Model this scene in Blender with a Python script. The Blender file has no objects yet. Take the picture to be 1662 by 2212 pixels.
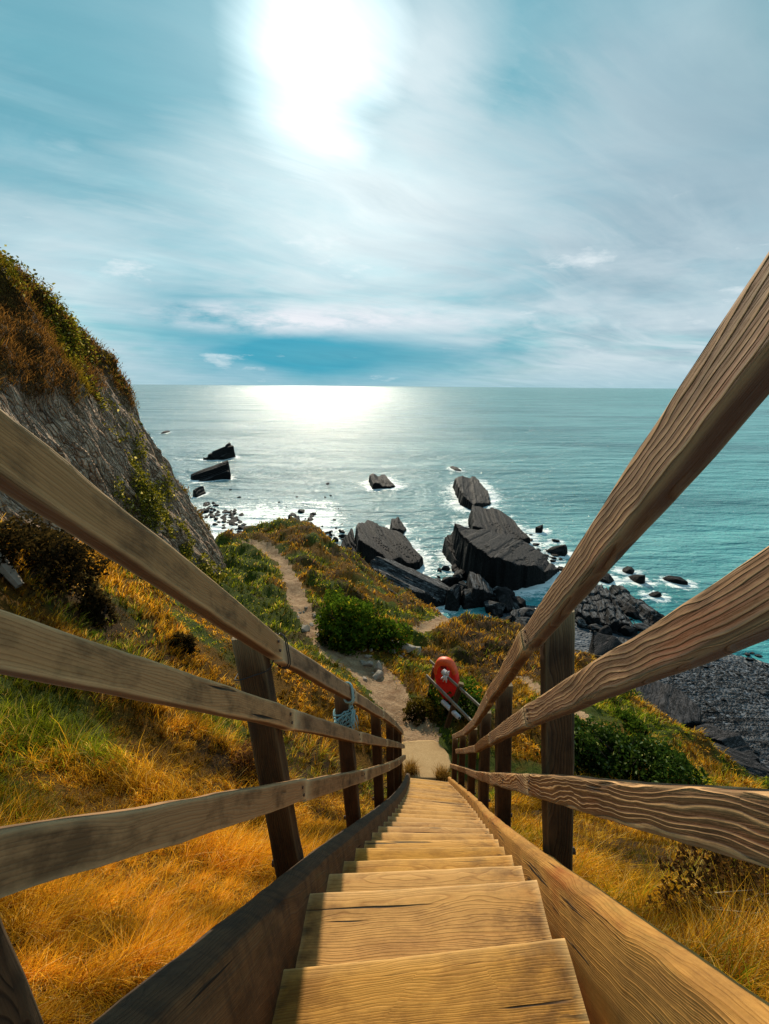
import bpy, math, random
import numpy as np
from mathutils import Matrix, Vector
random.seed(7); RNG = np.random.default_rng(11)
SC = bpy.context.scene
COL = SC.collection

# ------------------------------------------------------------------ camera model
F, CX, CY, W0, H0 = 1050.0, 831.0, 1106.0, 1662.0, 2212.0
PITCH, ROLL = math.radians(14.53), -0.0077
def _cam():
    cp, sp = math.cos(PITCH), math.sin(PITCH)
    fwd = np.array([0, cp, -sp]); right = np.array([1.0, 0, 0]); down = np.cross(fwd, right)
    cr, sr = math.cos(ROLL), math.sin(ROLL)
    return np.array([cr*right+sr*down, -sr*right+cr*down, fwd])
CAMR = _cam()
def ray(x, y): return np.array([(x-CX)/F, (y-CY)/F, 1.0]) @ CAMR
def at(x, y, Y):                       # the world point seen at a measured spot of the photo at forward distance Y
    d = ray(x, y); return d*(Y/d[1])
def on_level(x, y, z):                 # same, on a level plane of height z
    d = ray(x, y); return d*(z/d[2])
def project(P):
    c = np.asarray(P) @ CAMR.T
    return CX+F*c[..., 0]/c[..., 2], CY+F*c[..., 1]/c[..., 2]
SEA = -33.0

# ------------------------------------------------------------------ numpy noise
def _hash(ix, iy, iz):
    h = (ix*374761393 + iy*668265263 + iz*2147483647 + 1013904223) & 0xFFFFFFFF
    h = ((h ^ (h >> 13))*1274126177) & 0xFFFFFFFF
    h = ((h ^ (h >> 15))*2246822519) & 0xFFFFFFFF
    return ((h ^ (h >> 16)) & 0xFFFFFF)/float(0xFFFFFF)
def vnoise(x, y, z=None):
    x = np.asarray(x, float); y = np.asarray(y, float); z = np.zeros_like(x) if z is None else np.asarray(z, float)
    x, y, z = np.broadcast_arrays(x, y, z)
    ix, iy, iz = [np.floor(v).astype(np.int64) for v in (x, y, z)]
    fx, fy, fz = x-ix, y-iy, z-iz
    fx, fy, fz = [v*v*(3-2*v) for v in (fx, fy, fz)]
    r = 0
    for a in (0, 1):
        for b in (0, 1):
            for c in (0, 1):
                w = (fx if a else 1-fx)*(fy if b else 1-fy)*(fz if c else 1-fz)
                r = r + w*_hash(ix+a, iy+b, iz+c)
    return r*2-1
def fbm(x, y, z=None, o=4, g=.5):
    r = 0; a = 1; s = 1.0; t = 0
    for k in range(o):
        r = r + a*vnoise(np.asarray(x)*s+17.3*k, np.asarray(y)*s-9.1*k, None if z is None else np.asarray(z)*s+3.7*k)
        t += a; a *= g; s *= 2.03
    return r/t
def sstep(a, b, x): t = np.clip((x-a)/(b-a), 0, 1); return t*t*(3-2*t)

# ------------------------------------------------------------------ object helpers
def tag(o, label=None, cat=None, group=None, kind=None):
    if label: o['label'] = label
    if cat: o['category'] = cat
    if group: o['group'] = group
    if kind: o['kind'] = kind
    return o
def link(o, parent=None):
    COL.objects.link(o)
    if parent is not None: o.parent = parent
    return o
def empty(name, loc=(0, 0, 0), parent=None):
    o = bpy.data.objects.new(name, None); o.empty_display_size = .2; o.location = loc
    return link(o, parent)
def mesh_np(name, V, faces, mat, parent=None, smooth=True, attrs=None, loc=None):
    """faces: list of (n,k) int arrays; attrs: name -> (n,3) or (n,) per-vertex values"""
    V = np.ascontiguousarray(V, np.float32)
    me = bpy.data.meshes.new(name)
    me.vertices.add(len(V)); me.vertices.foreach_set('co', V.ravel())
    fl = [np.asarray(f, np.int32) for f in faces if len(f)]
    nl = sum(f.size for f in fl); nf = sum(len(f) for f in fl)
    me.loops.add(nl); me.polygons.add(nf)
    me.loops.foreach_set('vertex_index', np.concatenate([f.ravel() for f in fl]))
    tot = np.concatenate([np.full(len(f), f.shape[1], np.int32) for f in fl])
    st = np.concatenate([[0], np.cumsum(tot)[:-1]]).astype(np.int32)
    me.polygons.foreach_set('loop_start', st)
    try: me.polygons.foreach_set('loop_total', tot)
    except Exception: pass
    me.polygons.foreach_set('use_smooth', np.full(nf, smooth))
    me.update(calc_edges=True)
    for k, a in (attrs or {}).items():
        a = np.asarray(a, np.float32)
        if a.ndim == 1:
            at_ = me.attributes.new(k, 'FLOAT', 'POINT'); at_.data.foreach_set('value', a)
        else:
            at_ = me.attributes.new(k, 'FLOAT_VECTOR', 'POINT'); at_.data.foreach_set('vector', np.ascontiguousarray(a).ravel())
    if mat is not None: me.materials.append(mat)
    o = bpy.data.objects.new(name, me)
    if loc is not None: o.location = loc
    return link(o, parent)
def grid_faces(n, m, wrap=False):
    i = np.arange(n-1)[:, None]; j = np.arange(m if wrap else m-1)[None, :]
    j2 = (j+1) % m
    return np.stack([i*m+j, (i+1)*m+j, (i+1)*m+j2, i*m+j2], -1).reshape(-1, 4)

# ------------------------------------------------------------------ material helpers
class NT:
    def __init__(s, name):
        s.m = bpy.data.materials.new(name); s.m.use_nodes = True; s.t = s.m.node_tree; s.t.nodes.clear()
        s.out = s.t.nodes.new('ShaderNodeOutputMaterial')
    def n(s, ty, **kw):
        nd = s.t.nodes.new(ty)
        for k, v in kw.items():
            if k.startswith('i_'):
                key = k[2:]; key = int(key) if key.isdigit() else key.replace('_', ' ')
                s.set(nd.inputs[key], v)
            else: setattr(nd, k, v)
        return nd
    def set(s, inp, v):
        if hasattr(v, 'is_linked') or isinstance(v, bpy.types.NodeSocket): s.t.links.new(v, inp)
        else:
            try: inp.default_value = v
            except Exception: inp.default_value = (*v, 1) if len(v) == 3 else v
    def attr(s, name): return s.n('ShaderNodeAttribute', attribute_name=name)
    def math(s, op, a, b=0.0, c=None, clamp=False):
        nd = s.n('ShaderNodeMath', operation=op, use_clamp=clamp); s.set(nd.inputs[0], a); s.set(nd.inputs[1], b)
        if c is not None: s.set(nd.inputs[2], c)
        return nd.outputs[0]
    def vmath(s, op, a, b=(0, 0, 0)):
        nd = s.n('ShaderNodeVectorMath', operation=op); s.set(nd.inputs[0], a); s.set(nd.inputs[1], b); return nd.outputs[0]
    def noise(s, v, scale=5.0, detail=4, rough=.55, dist=0.0):
        nd = s.n('ShaderNodeTexNoise', i_Scale=scale, i_Detail=detail, i_Roughness=rough, i_Distortion=dist); s.set(nd.inputs['Vector'], v); return nd.outputs[0]
    def mixc(s, f, a, b, blend='MIX'):
        nd = s.n('ShaderNodeMix', data_type='RGBA', blend_type=blend)
        s.set(nd.inputs[0], f); s.set(nd.inputs[6], a); s.set(nd.inputs[7], b); return nd.outputs[2]
    def ramp(s, f, pts, interp='LINEAR'):
        nd = s.n('ShaderNodeValToRGB'); cr = nd.color_ramp; cr.interpolation = interp
        while len(cr.elements) < len(pts): cr.elements.new(.5)
        for e, (p, c) in zip(cr.elements, pts):
            e.position = p; e.color = (c, c, c, 1) if not hasattr(c, '__len__') else (*c, 1)
        s.set(nd.inputs[0], f); return nd.outputs[0]
    def mapr(s, v, a, b, c=0.0, d=1.0):
        nd = s.n('ShaderNodeMapRange', clamp=True); 
        for k, x in zip((0, 1, 2, 3, 4), (v, a, b, c, d)): s.set(nd.inputs[k], x)
        return nd.outputs[0]
    def bump(s, h, strength=.5, dist=.01, normal=None):
        nd = s.n('ShaderNodeBump', i_Strength=strength, i_Distance=dist); s.set(nd.inputs['Height'], h)
        if normal is not None: s.set(nd.inputs['Normal'], normal)
        return nd.outputs[0]
    def princ(s, col, rough=.8, normal=None, spec=.3, **kw):
        p = s.n('ShaderNodeBsdfPrincipled'); s.set(p.inputs['Base Color'], col); s.set(p.inputs['Roughness'], rough)
        s.set(p.inputs['Specular IOR Level'], spec)
        if normal is not None: s.set(p.inputs['Normal'], normal)
        for k, v in kw.items(): s.set(p.inputs[k.replace('_', ' ')], v)
        s.t.links.new(p.outputs[0], s.out.inputs[0]); return p

def wood_mat(name, light, dark, ring=150.0, tint=None, grime=.4, bump=.9, grime_col=(.035, .028, .022), contrast=1.0, rust=0.0, moss=0.0, pith=(.035, .05, .10), wob=.085, edge=.5, bdist=.0035, stain=0.0, ringpts=[(0, .05), (.12, .5), (.55, .9), (.82, 1.0), (.94, .25), (1.0, .05)], ends=0.0, rbump=1.0, topdark=0.0, crk=.70):
    """weathered softwood: annual rings about a pith line, bent round knots, fibre, splits, grime. Uses attribute 'wc' (x along the grain)."""
    N = NT(name)
    rnd = N.n('ShaderNodeObjectInfo').outputs['Random']
    wc = N.attr('wc').outputs['Vector']
    off = N.n('ShaderNodeCombineXYZ', i_0=N.math('MULTIPLY', rnd, 37.0), i_1=N.math('MULTIPLY', rnd, 11.0), i_2=N.math('MULTIPLY', rnd, 23.0)).outputs[0]
    p = N.vmath('ADD', wc, off)
    # low frequency wander of the pith
    wl = N.vmath('MULTIPLY', p, (2.0, 6.0, 6.0))
    n1 = N.n('ShaderNodeTexNoise', i_Scale=1.0, i_Detail=3.0, i_Roughness=.45); N.set(n1.inputs['Vector'], wl)
    wander = N.vmath('MULTIPLY', N.vmath('SUBTRACT', n1.outputs['Color'], (.5, .5, .5)), (0, wob, wob))
    # knots
    kv = N.n('ShaderNodeTexVoronoi', feature='F1', i_Scale=1.0, i_Randomness=1.0); N.set(kv.inputs['Vector'], N.vmath('MULTIPLY', p, (2.3, 7.0, 7.0)))
    kd = kv.outputs['Distance']
    kgate = N.mapr(N.n('ShaderNodeSeparateColor', i_0=kv.outputs['Color']).outputs[0], .55, .6)
    kn = N.math('MULTIPLY', N.mapr(kd, .55, 0.0), kgate)
    q = N.vmath('ADD', wc, wander)
    cy = N.math('MULTIPLY_ADD', rnd, pith[1], pith[0]); cz = N.math('SUBTRACT', N.math('FRACT', N.math('MULTIPLY', rnd, 7.31)), .5)
    ctr = N.n('ShaderNodeCombineXYZ', i_0=0.0, i_1=cy, i_2=N.math('MULTIPLY', N.math('ADD', cz, N.math('MULTIPLY', N.math('SIGN', cz), .35)), pith[2])).outputs[0]
    yz = N.vmath('MULTIPLY', N.vmath('ADD', q, ctr), (0, 1, 1))
    ln = N.n('ShaderNodeVectorMath', operation='LENGTH'); N.set(ln.inputs[0], yz)
    r = N.math('ADD', ln.outputs['Value'], N.math('MULTIPLY', N.math('POWER', kn, 2.0), .035))
    r = N.math('ADD', r, N.math('MULTIPLY', N.noise(N.vmath('MULTIPLY', p, (6, 14, 14)), 1.0, 2), .006))
    r1 = N.n('ShaderNodeCombineXYZ', i_0=N.math('MULTIPLY', r, 46.0), i_1=N.math('MULTIPLY', rnd, 90.0), i_2=0.0).outputs[0]
    r = N.math('ADD', r, N.math('MULTIPLY', N.noise(r1, 1.0, 2), .020))
    fr = N.math('FRACT', N.math('MULTIPLY', r, ring))
    ringp = N.ramp(fr, ringpts)
    fib = N.noise(N.vmath('MULTIPLY', p, (9, 420, 420)), 1.0, 3, .6)
    fib2 = N.noise(N.vmath('MULTIPLY', p, (3, 90, 90)), 1.0, 3, .6)
    crack = N.mapr(N.noise(N.vmath('MULTIPLY', p, (1.6, 48, 48)), 1.0, 2, .5, .4), crk, crk+.04)
    blot = N.noise(N.vmath('MULTIPLY', p, (4, 10, 10)), 1.0, 5, .65)
    blot2 = N.noise(N.vmath('MULTIPLY', p, (14, 26, 26)), 1.0, 4, .7)
    base = N.mixc(N.math('MULTIPLY', ringp, contrast), dark, light)
    base = N.mixc(N.math('MULTIPLY', N.mapr(fib, .3, .75), .45), base, N.mixc(.5, base, (.02, .012, .006), 'MIX'))
    base = N.mixc(N.mapr(fib2, .55, .8, 0, .35), base, dark)
    g = N.math('MULTIPLY', N.mapr(N.math('ADD', N.math('MULTIPLY', blot, .65), N.math('MULTIPLY', blot2, .35)), .46, .60), grime)
    base = N.mixc(g, base, grime_col)
    if moss: base = N.mixc(N.mapr(N.noise(N.vmath('MULTIPLY', p, (3, 16, 16)), 1.3, 5, .7), .55, .72, 0, moss), base, (.12, .13, .03))
    if rust: base = N.mixc(N.mapr(N.noise(N.vmath('MULTIPLY', p, (1.6, 9, 9)), 1.0, 3, .6), .57, .72, 0, rust), base, (.30, .07, .010))
    base = N.mixc(N.math('MULTIPLY', N.mapr(kd, .17, .07), kgate), base, (.05, .025, .012))
    base = N.mixc(crack, base, (.012, .008, .005))
    if topdark: base = N.mixc(N.mapr(N.n('ShaderNodeSeparateXYZ', i_0=N.n('ShaderNodeNewGeometry').outputs['Normal']).outputs[2], .45, .65, 0, topdark), base, (.020, .016, .013))
    if ends:
        wx = N.n('ShaderNodeSeparateXYZ', i_0=wc).outputs[0]
        en = N.math('ADD', N.mapr(wx, .14, .0), N.mapr(wx, .50, .80))
        base = N.mixc(N.math('MULTIPLY', N.math('MULTIPLY', en, N.mapr(N.math('ADD', N.math('MULTIPLY', blot, .5), N.math('MULTIPLY', blot2, .5)), .38, .60)), ends), base, (.10, .048, .016))
        base = N.mixc(N.math('MULTIPLY', N.mapr(en, .6, 1.0), N.mapr(N.noise(N.vmath('MULTIPLY', p, (9, 40, 40)), 1.0, 3, .6), .60, .66)), base, (.016, .009, .005))
    if stain: base = N.mixc(N.mapr(N.noise(N.vmath('MULTIPLY', p, (16, 2.0, 3.0)), 1.0, 4, .65), .48, .66, 0, stain), base, (.016, .012, .010))
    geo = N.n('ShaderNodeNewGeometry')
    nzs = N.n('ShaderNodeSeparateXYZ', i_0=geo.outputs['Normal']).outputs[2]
    base = N.mixc(N.mapr(nzs, -.35, -.7, 0, .85), base, (.070, .021, .005))  # downward faces darkened: underside shade painted into the wood colour
    base = N.mixc(N.mapr(geo.outputs['Pointiness'], .51, .575, 0, edge), base, N.mixc(.5, light, (.85, .66, .36)))  # paler worn edges; the sunlit highlight along noses and rails is painted in too
    hv = N.n('ShaderNodeHueSaturation', i_Value=N.math('MULTIPLY_ADD', rnd, .22, .90), i_Saturation=N.math('MULTIPLY_ADD', N.math('FRACT', N.math('MULTIPLY', rnd, 3.7)), .12, .92)); N.set(hv.inputs['Color'], base)
    h = N.math('ADD', N.math('MULTIPLY', ringp, rbump), N.math('MULTIPLY', N.math('ADD', fib, fib2), .4))
    h = N.math('SUBTRACT', h, N.math('MULTIPLY', crack, 2.2))
    h = N.math('ADD', h, N.math('MULTIPLY', blot2, .4))
    N.princ(hv.outputs[0], N.mapr(fib, .2, .8, .62, .9), N.bump(h, bump, bdist), spec=.2)
    return N.m

WOOD_R = wood_mat('wood_rail_sunny', (.64, .335, .125), (.13, .045, .012), 104, grime=.45, bump=1.0, rust=.5, pith=(.03, .08, .55), wob=.085, bdist=.008, grime_col=(.07, .026, .008), ringpts=[(0, .02), (.30, .14), (.58, .36), (.76, 1.0), (.86, .9), (.95, .08), (1, .02)])  # narrow pale ring peaks paint grazing sun on the raised grain
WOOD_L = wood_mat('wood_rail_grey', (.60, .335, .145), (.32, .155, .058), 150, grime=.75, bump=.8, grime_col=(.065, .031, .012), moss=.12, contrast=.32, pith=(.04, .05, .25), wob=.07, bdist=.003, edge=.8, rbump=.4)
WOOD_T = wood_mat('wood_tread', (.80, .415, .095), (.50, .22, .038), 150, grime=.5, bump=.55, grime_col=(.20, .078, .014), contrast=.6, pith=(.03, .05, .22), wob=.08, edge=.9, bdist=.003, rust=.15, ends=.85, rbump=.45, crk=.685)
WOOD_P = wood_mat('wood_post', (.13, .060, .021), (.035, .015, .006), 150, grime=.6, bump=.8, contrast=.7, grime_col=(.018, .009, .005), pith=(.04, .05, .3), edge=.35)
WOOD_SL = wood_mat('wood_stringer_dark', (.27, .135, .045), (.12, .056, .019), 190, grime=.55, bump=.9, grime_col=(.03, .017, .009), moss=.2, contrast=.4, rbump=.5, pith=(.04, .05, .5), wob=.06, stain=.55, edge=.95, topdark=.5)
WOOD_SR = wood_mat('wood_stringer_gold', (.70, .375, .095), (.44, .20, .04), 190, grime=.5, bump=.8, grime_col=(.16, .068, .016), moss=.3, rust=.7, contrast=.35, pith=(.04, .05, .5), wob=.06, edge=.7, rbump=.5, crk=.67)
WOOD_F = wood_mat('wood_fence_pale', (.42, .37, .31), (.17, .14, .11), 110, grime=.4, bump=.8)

def plain_mat(name, col, rough=.5, var=.2, scale=20.0, spec=.4, bump=0.0, col2=None):
    N = NT(name); tc = N.n('ShaderNodeTexCoord').outputs['Object']
    n = N.noise(tc, scale, 5, .65)
    c2 = col2 or tuple(v*(1-var*2) for v in col)
    c = N.mixc(N.mapr(n, .35, .7), col, c2)
    N.princ(c, N.mapr(n, .3, .7, rough-.08, rough+.12), N.bump(n, bump, .01) if bump else None, spec)
    return N.m
IRON = plain_mat('rusty_iron', (.045, .028, .02), .7, .3, 90, col2=(.12, .045, .02))
WIREM = plain_mat('dark_wire', (.02, .018, .017), .6, .3, 200)
ROPEB = plain_mat('rope_teal', (.16, .36, .38), .85, .3, 160, col2=(.42, .55, .55), bump=.4)
ROPEW = plain_mat('rope_white', (.75, .68, .66), .9, .2, 60, col2=(.5, .42, .40), bump=.5)
REDP = plain_mat('red_plastic', (.95, .020, .010), .55, .2, 9, col2=(.70, .010, .008))
REDL = plain_mat('orange_red_plastic', (.95, .11, .02), .5, .15, 12)
REDD = plain_mat('dark_red_plastic', (.22, .006, .006), .5, .2, 14)
PIPEM = plain_mat('white_pipe', (.62, .62, .66), .5, .2, 12, col2=(.35, .34, .36))

# ------------------------------------------------------------------ staircase
TH = math.tan(math.radians(41.8))
STAIR_M = Matrix.Rotation(math.radians(-1.17), 4, 'Z') @ Matrix.Rotation(math.radians(-5.83), 4, 'Y')
SM = np.array(STAIR_M)[:3, :3]
def cS(s): return float(np.interp(s, [-1, .25, 1.5, 2.75, 4, 5.25, 6.5, 7.75, 9, 11], [-.1, -.085, -.06, -.01, .04, .055, .035, 0, -.03, -.05]))
NOSE = {-1: ([0, 1.2, 3, 4, 6, 8, 10], [-.51, -.51, -.505, -.49, -.43, -.36, -.30]), 1: ([0, 1.2, 1.75, 2.4, 3.2, 4.5, 6, 8, 10], [-.49, -.495, -.53, -.565, -.61, -.62, -.60, -.52, -.46])}
STRG = {-1: ([0, .5, 1.6, 3, 4, 6, 8, 10], [-.425, -.42, -.40, -.40, -.385, -.325, -.255, -.2]), 1: ([0, .4, 1.2, 1.75, 2.4, 3.2, 4.5, 6, 8, 10], [-.345, -.355, -.40, -.43, -.465, -.50, -.50, -.48, -.41, -.36])}
RAIL = {('top', -1): ([0, .6, 1.5, 2.75, 4, 5.25, 6.5, 7.75, 9], [.519, .518, .515, .545, .575, .61, .65, .70, .75]),
        ('mid', -1): ([0, .5, 1.55, 2.4, 4, 6.5, 7.75, 9], [.203, .204, .225, .225, .25, .33, .38, .43]),
        ('bot', -1): ([0, .43, 1.55, 2.6, 4, 5.25, 6.5, 8, 9], [-.118, -.117, -.094, -.085, -.03, .03, .09, .15, .2]),
        ('top', 1): ([0, .5, .9, 1.4, 2.75, 4, 5.25, 6.5, 7.75], [.478, .478, .478, .474, .46, .415, .415, .45, .49]),
        ('mid', 1): ([0, .5, 1.4, 2.75, 4, 5.25, 6.5, 7.75], [.182, .18, .174, .15, .12, .13, .165, .2]),
        ('bot', 1): ([0, .4, 1.37, 2.75, 4, 5.25, 6.5, 8], [-.10, -.102, -.124, -.17, -.195, -.18, -.155, -.115])}
def wv(tab, s): return float(np.interp(s, *tab)) - TH*s
def stair_pt(u, s, w): return SM @ np.array([u, s, w])

stair = empty('wooden_staircase')
stair.matrix_world = STAIR_M
tag(stair, 'long steep weathered wooden staircase with post and rail sides running down to the concrete path', 'staircase')

def board(name, mat, parent, p0, p1, up, h, t, warp=.004, nx=28, label=None, round_=.006, edge=.003, seed=None, ext=0.0, tint=None):
    """a sawn board from p0 to p1 (centre line); h along up, t across; slightly bowed, worn edges."""
    p0 = Vector(p0); p1 = Vector(p1); X = (p1-p0); L = X.length; X.normalize()
    U = Vector(up); U = (U - X*U.dot(X)).normalized(); Y = U.cross(X)
    sd = random.random()*100 if seed is None else seed
    # cross-section, rounded rectangle
    nh, ntk = 6, 3
    hh, tt, r = h/2, t/2, min(round_, h*.3, t*.3)
    cs = []
    for k in range(nh+1): cs.append((-tt, -hh+r+(2*hh-2*r)*k/nh))
    for k in range(1, 3): a = math.pi/2*k/3; cs.append((-tt+r-r*math.cos(a), hh-r+r*math.sin(a)))
    for k in range(ntk+1): cs.append((-tt+r+(2*tt-2*r)*k/ntk, hh))
    for k in range(1, 3): a = math.pi/2*k/3; cs.append((tt-r+r*math.sin(a), hh-r+r*math.cos(a)))
    for k in range(nh+1): cs.append((tt, hh-r-(2*hh-2*r)*k/nh))
    for k in range(1, 3): a = math.pi/2*k/3; cs.append((tt-r+r*math.cos(a), -hh+r-r*math.sin(a)))
    for k in range(ntk+1): cs.append((tt-r-(2*tt-2*r)*k/ntk, -hh))
    for k in range(1, 3): a = math.pi/2*k/3; cs.append((-tt+r-r*math.sin(a), -hh+r-r*math.cos(a)))
    cs = np.array(cs); m = len(cs)
    xs = np.linspace(0, L, nx)
    XX = np.repeat(xs[:, None], m, 1); YY = np.repeat(cs[None, :, 0], nx, 0); ZZ = np.repeat(cs[None, :, 1], nx, 0)
    bowz = warp*fbm(xs*1.3+sd, xs*0+sd, o=2); bowy = warp*fbm(xs*1.1+sd+40, xs*0-sd, o=2)
    wc = np.stack([XX, YY, ZZ], -1).reshape(-1, 3).copy()
    nse = fbm(XX*9+sd, YY*22+sd, ZZ*22, o=3)
    sc = 1+ (nse*edge)/np.maximum(np.hypot(YY, ZZ), 1e-4)
    YY = YY*sc+bowy[:, None]; ZZ = ZZ*sc+bowz[:, None]+edge*.9*fbm(XX*4+sd*2, ZZ*0, o=2)*np.sign(ZZ)
    V = np.stack([XX, YY, ZZ], -1).reshape(-1, 3)
    F_ = grid_faces(nx, m, True)
    n0 = len(V)
    capA = V[:m]; capB = V[-m:]
    V = np.concatenate([V, capA, [[0, 0, 0]], capB, [[L, 0, 0]]]); wc = np.concatenate([wc, wc[:m], [[0, 0, 0]], wc[n0-m:n0], [[L, 0, 0]]])
    j = np.arange(m)
    A = np.stack([n0+j, n0+(j+1) % m, np.full(m, n0+m)], -1); B = np.stack([n0+m+1+(j+1) % m, n0+m+1+j, np.full(m, n0+2*m+1)], -1)
    o = mesh_np(name, V, [F_, A, B], mat, parent, True, {'wc': wc})
    M = Matrix((X, Y, U)).transposed().to_4x4(); M.translation = p0
    o.matrix_local = M
    if label: o['label'] = label
    return o

POSTS = {-1: [.42, 1.5, 2.75, 4, 5.25, 6.5, 7.75], 1: [.2, 1.47, 2.75, 4, 5.25, 6.5, 7.75]}
def lean(s, side):   # local lean of the post: square to the tread line at that station
    dl = np.interp(s, *NOSE[-1]) - np.interp(s, *NOSE[1])
    return dl/.8
# rails
HV = {'top': .097, 'mid': .088, 'bot': .092}
COS = math.cos(math.radians(41.8))
nm = {'top': 'handrail', 'mid': 'middle_rail', 'bot': 'bottom_rail'}
for side in (-1, 1):
    for kind in ('top', 'mid', 'bot'):
        brk = [-.55]+[POSTS[side][0]]*0+[(POSTS[side][1]+.05)]+POSTS[side][2:]
        end = {(1, 'top'): 7.0, (1, 'mid'): 6.6, (1, 'bot'): 7.95}.get((side, kind), 8.1)
        brk = [b for b in brk if b < end-.3]+[end]
        for a, b in zip(brk[:-1], brk[1:]):
            a2, b2 = a+.002, b-.002
            off = .42+.0215
            pa = (cS(a2)+side*off, a2, wv(RAIL[(kind, side)], a2)); pb = (cS(b2)+side*off, b2, wv(RAIL[(kind, side)], b2))
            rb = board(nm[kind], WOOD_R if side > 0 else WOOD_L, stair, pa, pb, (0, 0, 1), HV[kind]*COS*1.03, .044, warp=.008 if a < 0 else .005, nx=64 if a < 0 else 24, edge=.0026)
            if b < 6:
                Lr = (Vector(pb)-Vector(pa)).length
                for xx, zz in ((Lr-.075, .012), (Lr-.05, -.014)):
                    nv = [[math.cos(q*math.pi/4)*.0055, math.sin(q*math.pi/4)*.0055, h_] for h_ in (0, .004) for q in range(8)]
                    nl = mesh_np('nail', np.array(nv), [np.array([[q, (q+1) % 8, 8+(q+1) % 8, 8+q] for q in range(8)]), np.array([list(range(8, 16))])], IRON, rb, False)
                    yin = Vector((-side, 0, 0)).dot(rb.matrix_local.to_3x3().col[1])
                    nl.matrix_local = Matrix.Translation((xx, math.copysign(.0225, yin), zz)) @ Matrix.Rotation(math.radians(-90 if yin > 0 else 90), 4, 'X')
# posts: each is cut so that its head ends behind the handrail
def post_top(side, s):
    q = np.arange(.3, 8.3, .1); R_ = np.array([stair_pt(cS(v)+side*.44, v, wv(RAIL[('top', side)], v)) for v in q])
    rx, ry = project(R_); o_ = np.argsort(rx); lo, hi = wv(RAIL[('mid', side)], s), wv(RAIL[('top', side)], s)+.25
    for _ in range(30):
        m_ = (lo+hi)/2; x, y = project(stair_pt(cS(s)+side*.515, s-.03, m_))
        if y > np.interp(x, rx[o_], ry[o_])+36/max(s, 1.2): lo = m_
        else: hi = m_
    return min(max(lo, wv(RAIL[('top', side)], s)-.02), wv(RAIL[('top', side)], s)+.16)
for side in (-1, 1):
    for s in POSTS[side]:
        u = cS(s)+side*(.468+.05)
        ln = lean(s, side)*.4
        wt = post_top(side, s); wb = wv(STRG[side], s)-.75
        wm = wv(RAIL[('mid', side)], s)
        du = ln*(wt-wm)
        o = board('post', WOOD_P, stair, (u-ln*(wm-wb), s, wb), (u+du, s, wt), (1, 0, 0), .098, .07, warp=.004, nx=22)
        # bolt heads on the outer side of the post
        bolt = mesh_np('bolt', *(lambda: (np.array([[math.cos(k*math.pi/3)*.013, math.sin(k*math.pi/3)*.013, z] for z in (0, .016) for k in range(6)]),
                     [np.array([[k, (k+1) % 6, 6+(k+1) % 6, 6+k] for k in range(6)]), np.array([[6, 7, 8, 9, 10, 11]])]))(), IRON, o, False)
        L = (Vector((u+du, s, wt))-Vector((u, s, wb))).length
        bolt.matrix_local = Matrix.Translation((L*.42, .0, side*.05)) @ (Matrix.Rotation(0 if side > 0 else math.pi, 4, 'X'))
# stringers: swept plank following the flight
def stringer(side, mat, label):
    ss = np.linspace(-.6, 8.45, 190)
    t, hgt = .05, .30
    cs = [(-.025, 0), (-.025, -.06), (-.025, -.14), (-.025, -.22), (-.025, -hgt), (.025, -hgt), (.025, -.15), (.025, -.004), (.021, 0), (.007, .0015), (-.007, .0015), (-.021, 0)]
    iw = .022 if side < 0 else .006   # the left plank is thicker and worn down towards the treads
    cs = [(-.025, -.004), (-.025, -.06), (-.025, -.14), (-.025, -.22), (-.025, -hgt), (.025+iw, -hgt), (.025+iw, -.15), (.025+iw, -.012-iw*.6), (.020+iw, -.006-iw*.6), (.007+iw*.4, .0005-iw*.2), (-.007, .0015), (-.021, 0)]
    cs = np.array(cs); m = len(cs); V = []; wc = []
    for s in ss:
        w = wv(STRG[side], s); c = cS(s)+side*.425; fl = -side
        for a, b in cs:
            j1 = .0028*vnoise(s*14+side*9, a*60+b*30); j2 = .0028*vnoise(s*11-side*5, a*50+b*40+9)
            V.append((c+fl*a+j1, s, w+b/COS+j2)); wc.append((s/COS, a+.02, b+.06))
    V = np.array(V); o = mesh_np('stringer', V, [grid_faces(len(ss), m, True)[:, ::side], np.array([list(range(m))]), np.array([list(range(len(V)-m, len(V)))[::-1]])], mat, stair, True, {'wc': np.array(wc)})
    o['label'] = label; return o
stringer(-1, WOOD_SL, 'dark weathered plank along the left side of the treads'); stringer(1, WOOD_SR, 'golden plank with splits along the right side of the treads')
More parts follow.
